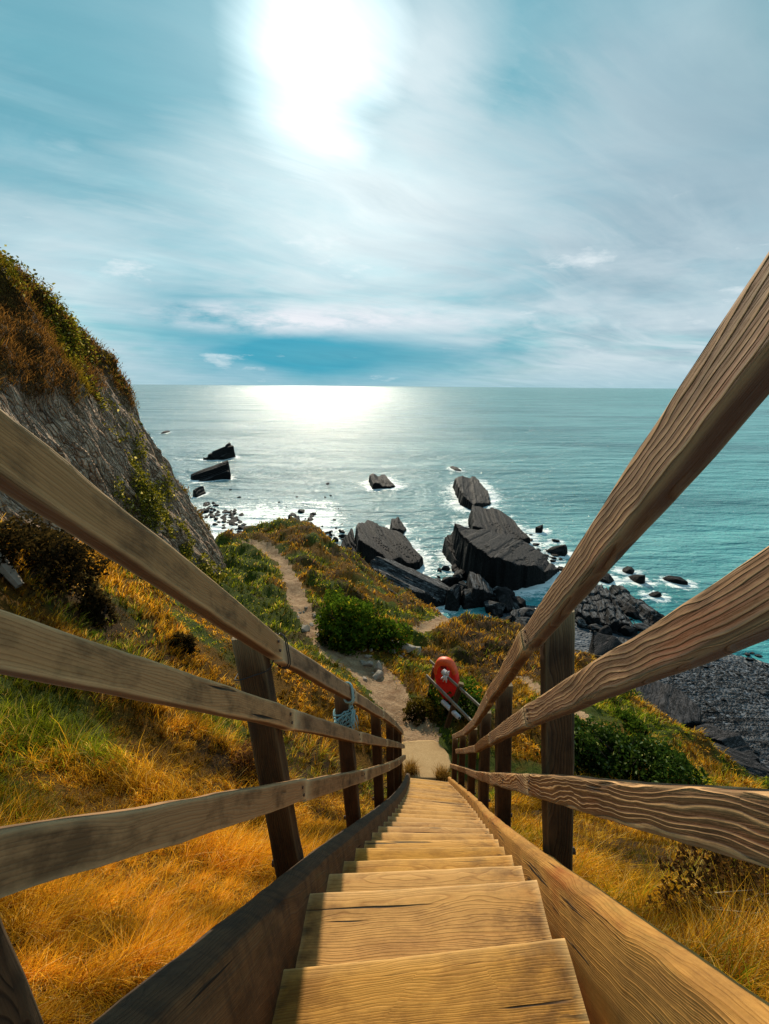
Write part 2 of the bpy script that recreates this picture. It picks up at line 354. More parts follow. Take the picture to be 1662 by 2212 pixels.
# treads
noses = [(.70, -.66+.70*TH, -.66+.70*TH), (.985, -.655, -.585)]+[(1.28+.25*k, None, None) for k in range(29)]
noses[0] = (.69, -1.36+.69*TH, -1.31+.69*TH)
TREADS = []
for k, (s, wl, wr) in enumerate(noses):
    wl = (np.interp(s, *NOSE[-1]) if wl is None else wl) - TH*s; wr = (np.interp(s, *NOSE[1]) if wr is None else wr) - TH*s
    c = cS(s); dep = .30 if k > 1 else .33
    jl, jr = random.uniform(-.006, .006), random.uniform(-.006, .006)
    th = .042
    o = board('tread', WOOD_T, stair, (c-.398, s-dep/2+jl, wl-th/2), (c+.398, s-dep/2+jr, wr-th/2), (0, 1, 0), dep, th, warp=.006 if k < 8 else .004, nx=40, round_=.011, edge=.003)
    TREADS.append(o)
    if k < 14:
        for sx in (.05, .75):
            for zz in (dep*.30,):
                nv = [[math.cos(a*math.pi/4)*.010, math.sin(a*math.pi/4)*.010, .0] for a in range(8)]
                nl = mesh_np('nail', np.array(nv), [np.array([list(range(8))])], IRON, o, False)
                # tread local: x along length, y = across thickness, z = depth
                yy = -th/2-.0035 if o.matrix_local.to_3x3().col[1].z < 0 else th/2+.0035
                nl.matrix_local = Matrix.Translation((sx+random.uniform(-.012, .012), yy, zz+random.uniform(-.02, .02))) @ Matrix.Rotation(math.radians(90), 4, 'X')

# ------------------------------------------------------------------ terrain (height field through surveyed points)
TC = [(0, 2150, 1.1), (0, 1900, 1.9), (0, 1700, 2.8), (0, 1500, 4.0), (0, 1300, 5.5), (0, 1150, 7), (-300, 1300, 4.2), (-300, 1700, 2.0), (-300, 2100, .9),
      (250, 2000, 1.8), (300, 1700, 3.8), (300, 1500, 5.4), (200, 1350, 6.8), (350, 1350, 8.5), (480, 1500, 8.3), (400, 1700, 4.5), (550, 1750, 5.0),
      (300, 1235, 12.5), (420, 1260, 17), (480, 1300, 17), (490, 1255, 23), (150, 1180, 9.5), (600, 1470, 10.2), (560, 1600, 7.4),
      (700, 1500, 10.5), (870, 1560, 10.7), (800, 1470, 12.8), (740, 1410, 14.5), (680, 1360, 16.5), (650, 1310, 19), (630, 1260, 22.5), (600, 1205, 28), (555, 1180, 32),
      (480, 1158, 30), (520, 1162, 34), (560, 1166, 36), (640, 1162, 38), (700, 1185, 38), (740, 1215, 36), (790, 1240, 34), (850, 1275, 31), (910, 1310, 29.5), (970, 1335, 28.5), (1040, 1342, 28),
      (1100, 1367, 26.5), (1150, 1400, 24.5), (1240, 1435, 22), (1300, 1468, 20), (1400, 1533, 18), (1500, 1612, 16), (1600, 1677, 14.5), (1662, 1717, 13.5), (1900, 1900, 10), (2300, 2150, 7),
      (560, 1290, 20.5), (600, 1380, 15.5), (520, 1330, 18), (760, 1395, 15.5), (720, 1260, 25), (800, 1290, 25), (850, 1330, 22.5), (900, 1390, 18.5), (930, 1450, 15), (870, 1420, 15.8), (830, 1400, 16),
      (1000, 1400, 20), (1060, 1440, 17.5), (1000, 1335, 27), (950, 1340, 26), (950, 1520, 11.8), (1020, 1550, 10.8), (1130, 1530, 12), (1240, 1550, 11.7), (1240, 1480, 16.5), (1350, 1560, 14), (1370, 1640, 10.3),
      (1500, 1700, 9.4), (1560, 1665, 12.6), (1300, 1720, 7.5), (1500, 1800, 5.5), (1662, 1800, 5), (1400, 1950, 2.7), (1662, 2000, 2.0), (1662, 2200, 1.1), (2000, 2000, 2.1), (2200, 1750, 4.2)]
EDGE = [(480, 1158, 30), (520, 1162, 34), (560, 1166, 36), (640, 1162, 38), (700, 1185, 38), (740, 1215, 36), (790, 1240, 34), (850, 1275, 31), (910, 1310, 29.5), (970, 1335, 28.5), (1040, 1342, 28), (1100, 1367, 26.5), (1150, 1400, 24.5), (1240, 1435, 22), (1300, 1468, 20), (1400, 1533, 18), (1500, 1612, 16), (1600, 1677, 14.5), (1662, 1717, 13.5), (1900, 1900, 10), (2300, 2150, 7)]
P = [at(*c) for c in TC]
for c in EDGE:
    e = at(*c); r = math.hypot(e[0], e[1])
    for dr, dz in ((1.2, -1.2), (4.5, -9), (9, -20), (20, -24)):
        k = (r+dr)/r; P.append(np.array([e[0]*k, e[1]*k, max(e[2]+dz, SEA-2.5) if dr < 15 else SEA-3]))
for s in np.arange(-.6, 8.4, .5):
    for du in (-.62, 0, .62):
        w = (np.interp(s, *NOSE[-1])+np.interp(s, *NOSE[1]))/2 - TH*s
        P.append(stair_pt(cS(s)+du, s, w-(.55 if du else .75)))
for x, y, z in ((-3, -1, 1.0), (3, -1, -.1), (0, -1.5, .3), (-6, 0, 3), (8, 2, -3.5), (9, -2, -1), (-9, 3, 6)): P.append(np.array([x, y, z]))
END_C = stair_pt(cS(8.5), 8.5, (np.interp(8.5, *NOSE[-1])+np.interp(8.5, *NOSE[1]))/2-TH*8.5)
for dx in (-.5, .45):
    for dy in (.25, .8, 1.35): P.append(END_C+np.array([dx, dy, -.06-.10*dy]))
P = np.array(P)
def _rbf(P):
    D = np.hypot(P[:, None, 0]-P[None, :, 0], P[:, None, 1]-P[None, :, 1])
    n = len(P); A = np.zeros((n+3, n+3)); A[:n, :n] = -D - 0*np.eye(n); A[:n, n] = 1; A[:n, n+1:n+3] = P[:, :2]; A[n, :n] = 1; A[n+1:n+3, :n] = P[:, :2].T
    A[:n, :n] += np.eye(n)*.12
    return np.linalg.solve(A, np.concatenate([P[:, 2], [0, 0, 0]]))
WT = _rbf(P)
def h0(X, Y):
    X = np.asarray(X, float); Y = np.asarray(Y, float); sh = X.shape; x = X.ravel(); y = Y.ravel(); out = np.empty(len(x)); n = len(P)
    for i in range(0, len(x), 20000):
        D = np.hypot(x[i:i+20000, None]-P[None, :, 0], y[i:i+20000, None]-P[None, :, 1])
        out[i:i+20000] = -D@WT[:n] + WT[n] + WT[n+1]*x[i:i+20000] + WT[n+2]*y[i:i+20000]
    return out.reshape(sh)
STAIR_XY = np.array([stair_pt(cS(s), s, wv(NOSE[-1], s))[:2] for s in np.arange(-.6, 8.7, .2)])
def stair_d(X, Y):
    X = np.asarray(X); Y = np.asarray(Y)
    return np.min(np.hypot(X[..., None]-STAIR_XY[:, 0], Y[..., None]-STAIR_XY[:, 1]), -1)
PATHPX = [(905, 1590, .55), (870, 1548, .55), (835, 1490, .62), (795, 1450, .85), (760, 1425, 1.0), (715, 1392, .6), (675, 1352, .38), (650, 1310, .45), (634, 1262, .42), (608, 1215, .35), (575, 1190, .7), (545, 1176, .8)]
PATH2PX = [(905, 1366, .3), (925, 1355, .45), (960, 1340, .5), (990, 1330, .3)]
PATH3PX = [(1130, 1462, .35), (1180, 1505, .4), (1250, 1545, .45), (1310, 1585, .35)]
def hit0(px, py):
    d = ray(px, py); ts = np.linspace(.7, 48, 3000)/d[1]
    Q = ts[:, None]*d; z = h0(Q[:, 0], Q[:, 1]); i = np.where(Q[:, 2] < z)[0]
    return Q[i[0]] if len(i) else Q[-1]
PATHS = [[(*hit0(x, y)[:2], w) for x, y, w in pp] for pp in (PATHPX, PATH2PX, PATH3PX)]
def path_d(X, Y):
    """signed distance to the trodden path: < 0 on it"""
    X = np.asarray(X, float); Y = np.asarray(Y, float); best = np.full(X.shape, 1e9)
    for pp in PATHS:
        for (ax, ay, aw), (bx, by, bw) in zip(pp[:-1], pp[1:]):
            dx, dy = bx-ax, by-ay; t = np.clip(((X-ax)*dx+(Y-ay)*dy)/(dx*dx+dy*dy+1e-9), 0, 1)
            best = np.minimum(best, np.hypot(X-ax-t*dx, Y-ay-t*dy)-(aw+(bw-aw)*t))
    return best
def height(X, Y):
    z = h0(X, Y); r = np.hypot(X, Y); m = sstep(.75, 1.6, stair_d(X, Y))
    pd = path_d(X, Y); pm = sstep(-.1, .8, pd)
    slab = sstep(.6, 1.5, np.hypot(X-END_C[0], Y-END_C[1]-.8))
    hum = fbm(np.asarray(X)*.55, np.asarray(Y)*.55, o=3)*.30*(sstep(3, 14, r)+.9*sstep(12, 20, r)) + fbm(np.asarray(X)*1.9, np.asarray(Y)*1.9, o=3)*.16*(sstep(1, 6, r)+1.1*sstep(11, 18, r))
    ridged = (1-np.abs(fbm(np.asarray(X)*.33+4, np.asarray(Y)*.33, o=3)))*sstep(10, 22, r)*.9-.5*sstep(10, 22, r)
    return z + (hum+ridged)*m*(.25+.75*pm)*slab + (1-pm)*(.05*fbm(np.asarray(X)*4, np.asarray(Y)*4, o=3)-.12*(1-sstep(-.4, .0, pd)))*m*slab
NA, NR = 330, 420
ang = np.linspace(math.radians(-62), math.radians(64), NA)
rad = .55*(66/.55)**np.linspace(0, 1, NR)
AA, RR = np.meshgrid(ang, rad, indexing='ij')
jit = vnoise(AA*900, np.log(RR)*900)*.002
TX, TY = RR*np.sin(AA+jit), RR*np.cos(AA+jit)
TZ = height(TX, TY)
def hit(px, py, lift=0.0):
    d = ray(px, py); ts = np.geomspace(.7, 55, 2500)/d[1]
    Q = ts[:, None]*d; z = height(Q[:, 0], Q[:, 1])+lift; i = np.where(Q[:, 2] < z)[0]
    return Q[i[0]] if len(i) else Q[-1]

# colours of the ground cover: gold 0 .. green 1, brown 2-ish, sampled from surveyed patches
GC = [(0, 2150, .02, .1), (250, 2000, .0, .0), (0, 1650, .55, .2), (150, 1560, .7, .0), (300, 1600, .45, .0), (330, 1480, .2, .3), (0, 1330, .1, .4), (480, 1640, .1, .8), (560, 1850, .05, .0), (430, 1800, .05, .0), (250, 1350, .12, .4), (480, 1450, .15, .3),
      (500, 1210, .75, .0), (580, 1330, .95, .0), (540, 1260, .8, .1), (600, 1390, .75, 0), (700, 1200, .30, .4), (760, 1230, .15, .8), (640, 1180, .25, .5), (560, 1165, .25, .3), (830, 1320, .45, .3), (880, 1350, .35, .4), (700, 1240, .3, .6), (800, 1260, .3, .6),
      (1000, 1400, .12, .8), (1060, 1420, .1, .9), (950, 1360, .2, .6), (1100, 1400, .15, .7), (900, 1480, .3, .4), (920, 1540, .6, .2), (700, 1500, .2, .2), (650, 1450, .45, .1),
      (1350, 1560, .55, .0), (1420, 1590, .5, 0), (1500, 1640, .15, .1), (1600, 1690, .1, .1), (1300, 1530, .3, .2), (1560, 1640, .15, .2), (1300, 1750, .35, .2), (1150, 1700, .55, .1), (1350, 1800, .1, .4), (1500, 1850, .08, .6), (1640, 2000, .05, .8), (1450, 1950, .05, .6), (1640, 1880, .3, .2)]
GCP = np.array([(*hit0(x, y)[:2], g, b) for x, y, g, b in GC])
def cover(X, Y):
    X = np.asarray(X, float); Y = np.asarray(Y, float); sc = np.maximum(np.hypot(X, Y), 1)[..., None]
    d = np.hypot(X[..., None]-GCP[:, 0], Y[..., None]-GCP[:, 1])/sc
    w = 1/(d**3+1e-4)
    g = (w*GCP[:, 2]).sum(-1)/w.sum(-1); b = (w*GCP[:, 3]).sum(-1)/w.sum(-1)
    n = fbm(X*.9+3, Y*.9, o=4); n2 = fbm(X*.7-8, Y*.7+2, o=4)
    g = g+.13*sstep(9, 16, np.hypot(X, Y))
    return np.clip(g+n*.8, 0, 1), np.clip(b+n2*.8, 0, 1)
GG, BB = cover(TX, TY)
PD = path_d(TX, TY)+.22*fbm(TX*3.1, TY*3.1, o=3)
V = np.stack([TX, TY, TZ], -1).reshape(-1, 3)
faces = grid_faces(NA, NR)
fp = PD.reshape(-1)[faces].mean(1)
gx = np.gradient(TZ, axis=0); steep = np.zeros_like(TZ)
dz = np.abs(np.gradient(TZ, axis=1))/np.gradient(RR, axis=1)
rock = sstep(1.3, 2.2, dz)*sstep(9, 14, RR)
def ground_mat():
    N = NT('ground_turf'); pos = N.n('ShaderNodeNewGeometry').outputs['Position']
    g = N.attr('green').outputs['Fac']; b = N.attr('brown').outputs['Fac']; rk = N.attr('rock').outputs['Fac']
    n1 = N.noise(pos, 3.0, 6, .7); n2 = N.noise(pos, 14.0, 5, .7); n3 = N.noise(pos, 60.0, 3, .7)
    gold = N.mixc(n2, (.085, .036, .005), (.30, .145, .016)); green = N.mixc(n2, (.025, .042, .007), (.13, .16, .018)); brown = N.mixc(n2, (.028, .016, .008), (.16, .085, .032))
    c = N.mixc(N.mapr(N.math('ADD', g, N.math('MULTIPLY', N.math('SUBTRACT', n1, .5), .7)), .3, .62), gold, green)
    c = N.mixc(N.mapr(N.math('ADD', b, N.math('MULTIPLY', N.math('SUBTRACT', n1, .5), .9)), .4, .75), c, brown)
    c = N.mixc(rk, c, N.mixc(n2, (.05, .045, .045), (.24, .2, .17)))
    c = N.mixc(N.mapr(n3, .35, .6, .75, 0), c, (.012, .008, .004))
    N.princ(c, .95, N.bump(N.math('ADD', n2, N.math('MULTIPLY', n3, .5)), .9, .12), .1); return N.m
def path_mat():
    N = NT('trodden_earth'); pos = N.n('ShaderNodeNewGeometry').outputs['Position']
    n1 = N.noise(pos, 2.2, 6, .7); n2 = N.noise(pos, 22.0, 5, .75)
    v = N.n('ShaderNodeTexVoronoi', i_Scale=15.0); N.set(v.inputs['Vector'], pos)
    c = N.mixc(N.mapr(n1, .35, .65), (.20, .110, .055), (.46, .305, .175)); c = N.mixc(N.mapr(n2, .4, .7, 0, .6), c, (.15, .09, .055))
    c = N.mixc(N.mapr(v.outputs['Distance'], .2, .1, 0, .55), c, (.55, .45, .36))
    N.princ(c, .95, N.bump(N.math('ADD', n2, N.math('MULTIPLY', v.outputs['Distance'], -.6)), .8, .06), .1); return N.m
def sub(name, mask, mat, kind='structure'):
    f = faces[mask]; idx, inv = np.unique(f, return_inverse=True)
    o = mesh_np(name, V[idx], [inv.reshape(f.shape)], mat, None, True, {'green': GG.reshape(-1)[idx], 'brown': BB.reshape(-1)[idx], 'rock': rock.reshape(-1)[idx]})
    return tag(o, kind=kind)
sub('hillside', fp >= 0, ground_mat()); sub('dirt_path', fp < 0, path_mat())

# concrete slab at the foot of the flight
def z5(x, y): return ((900+x/1.662)/1.4826, (1950+y/1.662)/1.4826)
out = [z5(*p) for p in [(668, 908), (655, 860), (640, 760), (628, 712), (650, 690), (735, 682), (812, 679), (842, 697), (872, 735), (892, 765), (902, 800), (908, 830), (888, 870), (880, 912)]]
zs = END_C[2]-.03
ring = []
for x, y in out:
    q = on_level(x, y, zs-.04); q[2] = zs-.10*max(0, q[1]-END_C[1]); ring.append(q)
ring = np.array(ring); cen = ring.mean(0)
rr = [cen[None]]; nlv = 14
for k in range(1, nlv+1): rr.append(cen+(ring-cen)*k/nlv)
m_ = len(ring); Vs = np.concatenate(rr+[ring*1.0+np.array([0, 0, -.35])])
Vs[:-m_, 2] += .012*fbm(Vs[:-m_, 0]*3, Vs[:-m_, 1]*3, o=3)
fs = [[1+(k-1)*m_+j, 1+k*m_+j, 1+k*m_+(j+1) % m_, 1+(k-1)*m_+(j+1) % m_] for k in range(1, nlv+1) for j in range(m_)]
tri = [[0, 1+j, 1+(j+1) % m_] for j in range(m_)]
def concrete_mat():
    N = NT('sandy_concrete'); pos = N.n('ShaderNodeNewGeometry').outputs['Position']
    n = N.noise(pos, 3, 6, .7); n2 = N.noise(pos, 45, 4, .7)
    c = N.mixc(n, (.34, .20, .085), (.56, .38, .19)); c = N.mixc(N.mapr(n2, .45, .75, 0, .6), c, (.22, .125, .05)); c = N.mixc(N.mapr(N.noise(pos, 1.3, 5, .7), .5, .68, 0, .5), c, (.25, .14, .055))
    N.princ(c, .9, N.bump(n2, .6, .02), .15); return N.m
tag(mesh_np('concrete_path', Vs, [np.array(fs), np.array(tri)], concrete_mat()), kind='structure')

# ------------------------------------------------------------------ grass
def grass_mat():
    N = NT('grass_blades'); c = N.attr('col').outputs['Vector']
    d = N.n('ShaderNodeBsdfDiffuse'); N.set(d.inputs[0], c)
    t = N.n('ShaderNodeBsdfTranslucent'); N.set(t.inputs[0], N.vmath('MULTIPLY', c, (1.35, 1.2, .8)))
    mx = N.n('ShaderNodeMixShader', i_0=.50); N.t.links.new(d.outputs[0], mx.inputs[1]); N.t.links.new(t.outputs[0], mx.inputs[2]); N.t.links.new(mx.outputs[0], N.out.inputs[0]); return N.m
GRASS = grass_mat()
def blades(base, hgt, wid, lean_, col, rng, up=None, segs=3, dirbias=None, tipcol=1.5, basecol=.16):
    n = len(base); a = rng.uniform(0, 2*math.pi, n)
    if dirbias is not None: a = np.where(rng.uniform(0, 1, n) < .7, dirbias+rng.normal(0, .7, n), a)
    ld = np.stack([np.cos(a), np.sin(a), np.zeros(n)], -1)
    b2 = a+rng.uniform(-1.2, 1.2, n)+math.pi/2; wd = np.stack([np.cos(b2), np.sin(b2), np.zeros(n)], -1)
    upv = np.array([0, 0, 1.0]) if up is None else up
    Vv = []; Cc = []
    for k in range(segs+1):
        t = k/segs
        p = base + upv*(hgt*t*(1-.35*t*lean_))[:, None] + ld*(hgt*lean_*t*t*.9)[:, None]
        w = (wid*(1-t**1.5*.95))[:, None]*wd*.5; cc = col*(basecol+(tipcol-basecol)*t)  # dark roots and bright tips: shaded gaps and sunlit ends painted into the blades
        if k < segs: Vv += [p-w, p+w]; Cc += [cc, cc]
        else: Vv += [p]; Cc += [cc]
    m = len(Vv); V_ = np.stack(Vv, 1).reshape(-1, 3); C_ = np.stack(Cc, 1).reshape(-1, 3)
    i = np.arange(n)[:, None]*m
    q = np.concatenate([i+np.array([[2*k, 2*k+1, 2*k+3, 2*k+2]]) for k in range(segs-1)], 0)
    tr = i+np.array([[2*segs-2, 2*segs-1, 2*segs]])
    return V_, q, tr, C_
def pal(g, b, n, rng):
    t = rng.uniform(0, 1, (n, 1))
    gold = np.array([.40, .185, .010])*(1-t)+np.array([.78, .44, .035])*t
    rust = np.array([.30, .095, .008])
    gold = np.where(rng.uniform(0, 1, (n, 1)) < .17, rust, gold)
    green = np.array([.06, .095, .007])*(1-t)+np.array([.38, .42, .025])*t
    brown = np.array([.09, .045, .018])*(1-t)+np.array([.26, .13, .05])*t
    pg = (rng.uniform(0, 1, n) < sstep(.2, .75, g))[:, None]; pb = (rng.uniform(0, 1, n) < sstep(.35, .95, b)*.42)[:, None]
    c = np.where(pg, green, gold); c = np.where(pb, brown, c)
    pale = rng.uniform(0, 1, (n, 1)) < .10
    return np.where(pale, np.array([.70, .48, .16]), c)*rng.uniform(.75, 1.2, (n, 1))
def scatter(n, r0, r1, a0, a1, rng):
    r = r0*(r1/r0)**rng.uniform(0, 1, n); a = np.radians(rng.uniform(a0, a1, n)); return r*np.sin(a), r*np.cos(a), r
def grass_patch(name, n, r0, r1, a0, a1, hmin, hmax, wk, rng, clump=.55, dens=None):
    x, y, r = scatter(n, r0, r1, a0, a1, rng)
    # clump: pull towards tussock centres
    cxn = np.floor(x/.22)+.5+.6*_hash(np.floor(x/.22).astype(np.int64), np.floor(y/.22).astype(np.int64), 3)-.3
    cyn = np.floor(y/.22)+.5+.6*_hash(np.floor(x/.22).astype(np.int64), np.floor(y/.22).astype(np.int64), 5)-.3
    tw = rng.uniform(0, 1, n) < clump
    x = np.where(tw, x+(cxn*.22-x)*.5, x); y = np.where(tw, y+(cyn*.22-y)*.5, y)
    sd_ = stair_d(x, y); pd = path_d(x, y)+.22*fbm(x*3.1, y*3.1, o=3)
    bare = fbm(x*.8+30, y*.8, o=3)
    slabm = np.hypot((x-END_C[0])/.62, (y-END_C[1]-.75)/.95) > 1
    keep = (sd_ > .60) & (pd > .10*rng.normal(size=len(x))) & slabm & ((bare < .42) | (r < 7))
    x, y, r = x[keep], y[keep], r[keep]; n = len(x)
    z = height(x, y); g, b = cover(x, y)
    keep = (z > -17.0)
    x, y, r, z, g, b = [v[keep] for v in (x, y, r, z, g, b)]; n = len(x)
    hh = rng.uniform(hmin, hmax, n)*(.40+1.1*sstep(-.5, .5, fbm(x*1.3, y*1.3+50, o=2)))*(.45+.55*sstep(.6, 1.1, stair_d(x, y)))
    wid = np.maximum(.0035, wk*r)*rng.uniform(.7, 1.3, n)
    ln = rng.uniform(.35, 1.15, n)
    col = pal(g, b, n, rng)
    shade = .31+1.26*sstep(-.45, .4, fbm(x*2.6, y*2.6+9, o=3))  # shadow between clumps, painted into the blade colour by noise
    wind = 2.6*fbm(x*.5, y*.5-20, o=2)-.5
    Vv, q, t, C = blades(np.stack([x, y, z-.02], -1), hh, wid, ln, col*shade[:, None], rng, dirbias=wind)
    o = mesh_np(name, Vv, [q, t], GRASS, None, True, {'col': C}); return tag(o, kind='stuff')
g = grass_patch('dry_grass', 160000, .7, 6.5, -58, -2, .12, .34, .0013, RNG)
g['label'] = 'long golden and green grass on the bank left of the staircase'; g['category'] = 'grass'
g = grass_patch('dry_grass', 75000, .8, 6.5, 4, 56, .12, .30, .0013, RNG)
g['label'] = 'dry golden and brown grass on the bank right of the staircase'; g['category'] = 'grass'
g = grass_patch('seed_grass', 2600, .9, 8, -58, 56, .34, .62, .0011, RNG, clump=.2)
g['label'] = 'pale taller grass stems standing out of the turf beside the staircase'; g['category'] = 'grass'
g = grass_patch('hillside_grass', 170000, 6.0, 42, -40, 46, .10, .27, .0016, RNG, clump=.75)
g['label'] = 'short gold and green turf over the headland below the staircase'; g['category'] = 'grass'

# ------------------------------------------------------------------ left cliff (lofted face with bedding)
FOOT = [(-420, 1000, 4.2), (-150, 1070, 6), (0, 1125, 7.5), (150, 1195, 9.6), (300, 1250, 12.7), (400, 1262, 16), (455, 1258, 19.5), (488, 1252, 23), (500, 1247, 25)]
TOPP = [(-520, 150, 7.5), (-240, 390, 9.5), (-8, 570, 12), (118, 668, 14), (216, 765, 16.5), (276, 850, 18.5), (332, 960, 20.5), (415, 1088, 23.5), (474, 1197, 26)]
FT = np.array([at(*c) for c in FOOT]); TP = np.array([at(*c) for c in TOPP])
nu, nv, nb = 260, 150, 26
ui = np.linspace(0, len(FOOT)-1, nu)
def interp_poly(A, t):
    return np.stack([np.interp(t, np.arange(len(A)), A[:, k]) for k in range(3)], -1)
Fu, Tu = interp_poly(FT, ui), interp_poly(TP, ui)
k = np.ones(15)/15
for A in (Fu, Tu):
    for c in range(3): A[:, c] = np.convolve(np.pad(A[:, c], 7, 'edge'), k, 'valid')
vv = np.linspace(-.12, 1, nv)
CG = Fu[:, None]*(1-vv[None, :, None])+Tu[:, None]*vv[None, :, None]
tow = -CG/np.linalg.norm(CG, axis=-1, keepdims=True)
CG = CG+tow*(.9*np.sin(np.clip(vv, 0, 1)*math.pi)**1.0)[None, :, None]
back = []
for b in np.linspace(0, 1, nb)[1:]:
    Q = Tu*(1+.22*b)[None] if np.ndim(b) else Tu*(1+.30*b); Q = Q.copy(); Q[:, 2] -= 3.2*b**1.3+ .5*b; back.append(Q)
CG = np.concatenate([CG, np.stack(back, 1)], 1); nv2 = CG.shape[1]
du_ = np.gradient(CG, axis=0); dv_ = np.gradient(CG, axis=1); nrm = np.cross(du_, dv_); nrm /= np.linalg.norm(nrm, axis=-1, keepdims=True)+1e-9
sgn = np.sign((nrm*tow.mean((0, 1))).sum(-1).mean()); nrm *= sgn
px, py = project(CG)
vfull = np.concatenate([vv, 1+np.linspace(0, .2, nb)[1:]])[None, :]+0*px
nz = fbm(CG[..., 0]*.6, CG[..., 1]*.6, CG[..., 2]*.6, o=4)
# turf above, rock below a ragged line which follows the beds; green strand of creeper across the face
line = 795+.32*px+95*nz
turf = sstep(45, -45, py-line)
fringe = sstep(.90, .97, vfull+.05*nz); turf = np.maximum(turf, fringe*sstep(.35, .8, .5+nz))
bandx = np.interp(py, [520, 620, 720, 830, 950, 1080, 1200, 1260], [-40, 40, 130, 205, 255, 320, 400, 450])
band = np.exp(-((px-bandx)/np.interp(py, [600, 900, 1060, 1250], [52, 46, 62, 40]))**2)*sstep(-.12, .30, nz+.12+.5*fbm(CG[..., 0]*1.4, CG[..., 1]*1.4, CG[..., 2]*1.4, o=2))
# bedding coordinates
e1 = TP[8]-TP[5]; e1 /= np.linalg.norm(e1); n0_ = nrm.reshape(-1, 3).mean(0); n0_ /= np.linalg.norm(n0_); e2 = np.cross(n0_, e1); e2 /= np.linalg.norm(e2)
ca, cb = CG@e1, CG@e2
bed = np.abs(fbm(ca*.35, cb*2.6, CG[..., 1]*.3, o=4))
ledge = vnoise(ca*.25+9, cb*1.1)*.22+vnoise(ca*.8, cb*3.3)*.13+vnoise(ca*2.5, cb*9)*.05
clod = fbm(CG[..., 0]*1.3, CG[..., 1]*1.3, CG[..., 2]*1.3, o=4)*.42+.12
amp = sstep(0, .06, vv.clip(0))[None]; amp = np.concatenate([amp, np.ones((1, nb-1))], 1)
CD = CG+nrm*((1-turf)*(ledge-.25*bed)+turf*clod+.5*band*(1-turf)*.15)[..., None]
CV = CD.reshape(-1, 3)
def cliff_mat():
    N = NT('cliff_rock_and_turf'); wc = N.attr('wc').outputs['Vector']; tf = N.attr('turf').outputs['Fac']; bd = N.attr('band').outputs['Fac']
    pos = N.n('ShaderNodeNewGeometry').outputs['Position']
    st = N.vmath('MULTIPLY', wc, (3.2, 14.0, 3.2))
    wob = N.n('ShaderNodeTexNoise', i_Scale=1.6, i_Detail=3.0); N.set(wob.inputs['Vector'], pos)
    st = N.vmath('ADD', st, N.vmath('MULTIPLY', N.vmath('SUBTRACT', wob.outputs['Color'], (.5, .5, .5)), (1.6, 1.6, 1.6)))
    v = N.n('ShaderNodeTexVoronoi', i_Scale=1.0, i_Randomness=1.0); N.set(v.inputs['Vector'], st)
    ve = N.n('ShaderNodeTexVoronoi', feature='DISTANCE_TO_EDGE', i_Scale=1.0); N.set(ve.inputs['Vector'], st)
    n1 = N.noise(N.vmath('MULTIPLY', wc, (1.2, 5, 1.2)), 1.0, 6, .7); n2 = N.noise(pos, 16, 5, .75); n3 = N.noise(pos, 2.2, 5, .65)
    sv = N.n('ShaderNodeSeparateColor', i_0=v.outputs['Color']).outputs[0]
    c = N.mixc(sv, (.34, .175, .09), (.86, .60, .40)); c = N.mixc(N.mapr(n1, .32, .58, .6, 0), c, (.10, .052, .034)); c = N.mixc(N.mapr(n2, .48, .68, 0, .75), c, (.78, .66, .56))
    c = N.mixc(N.mapr(ve.outputs['Distance'], .12, .01, 0, .62), c, (.03, .018, .012)); c = N.mixc(N.mapr(N.noise(N.vmath('MULTIPLY', wc, (.5, 5.5, .5)), 1.0, 6, .7, .4), .56, .64, 0, .75), c, (.03, .018, .012))
    c = N.mixc(N.mapr(n3, .55, .72, 0, .5), c, (.15, .065, .030))
    turfc = N.mixc(N.mapr(n2, .3, .7), (.018, .009, .004), (.15, .075, .022)); turfc = N.mixc(N.mapr(n3, .5, .7, 0, .7), turfc, (.12, .09, .012))
    c = N.mixc(tf, c, turfc); c = N.mixc(N.math('MULTIPLY', bd, N.mapr(n2, .3, .5)), c, (.035, .04, .006))
    h = N.math('ADD', N.math('MULTIPLY', N.mapr(ve.outputs['Distance'], 0, .25), .7), N.math('ADD', N.math('MULTIPLY', n1, .8), N.math('MULTIPLY', n2, .5)))
    N.princ(c, .93, N.bump(h, 1.0, .16), .12); return N.m
cl = mesh_np('cliff', CV, [grid_faces(nu, nv2)[:, ::int(-sgn) if sgn < 0 else 1]], cliff_mat(), None, True, {'wc': np.stack([ca, cb, ca*0], -1).reshape(-1, 3), 'turf': turf.reshape(-1), 'band': band.reshape(-1)})
tag(cl, kind='structure')
# turf and creeper on the cliff
def leaves_mesh(c, size, col, rng, nrmv=None, elong=1.5, spread=.8):
    n = len(c); d = rng.normal(size=(n, 3))
    if nrmv is not None: d = d*spread+nrmv*1.0
    d /= np.linalg.norm(d, axis=1, keepdims=True); t = np.cross(d, rng.normal(size=(n, 3))); t /= np.linalg.norm(t, axis=1, keepdims=True)+1e-9; b = np.cross(d, t)
    s = np.asarray(size).reshape(-1, 1)*rng.uniform(.6, 1.3, (n, 1))
    Vv = np.stack([c-t*s*elong*.5, c+b*s*.42+d*s*.1, c+t*s*elong*.5, c-b*s*.42+d*s*.1], 1).reshape(-1, 3)
    return Vv, np.arange(n*4).reshape(-1, 4), np.repeat(col, 4, 0)
def pick_cliff(w, n, rng):
    w = w.reshape(-1)*np.concatenate([np.ones((nu, nv2))*1.0]).reshape(-1); w = w/w.sum(); i = rng.choice(len(w), n, p=w)
    return i
area = np.linalg.norm(np.cross(du_, dv_), axis=-1)/np.maximum(np.linalg.norm(CG, axis=-1), 1)**1.6
vis = (vfull < 1.06)*1.0
jitter = lambda n, s: RNG.normal(size=(n, 3))*s
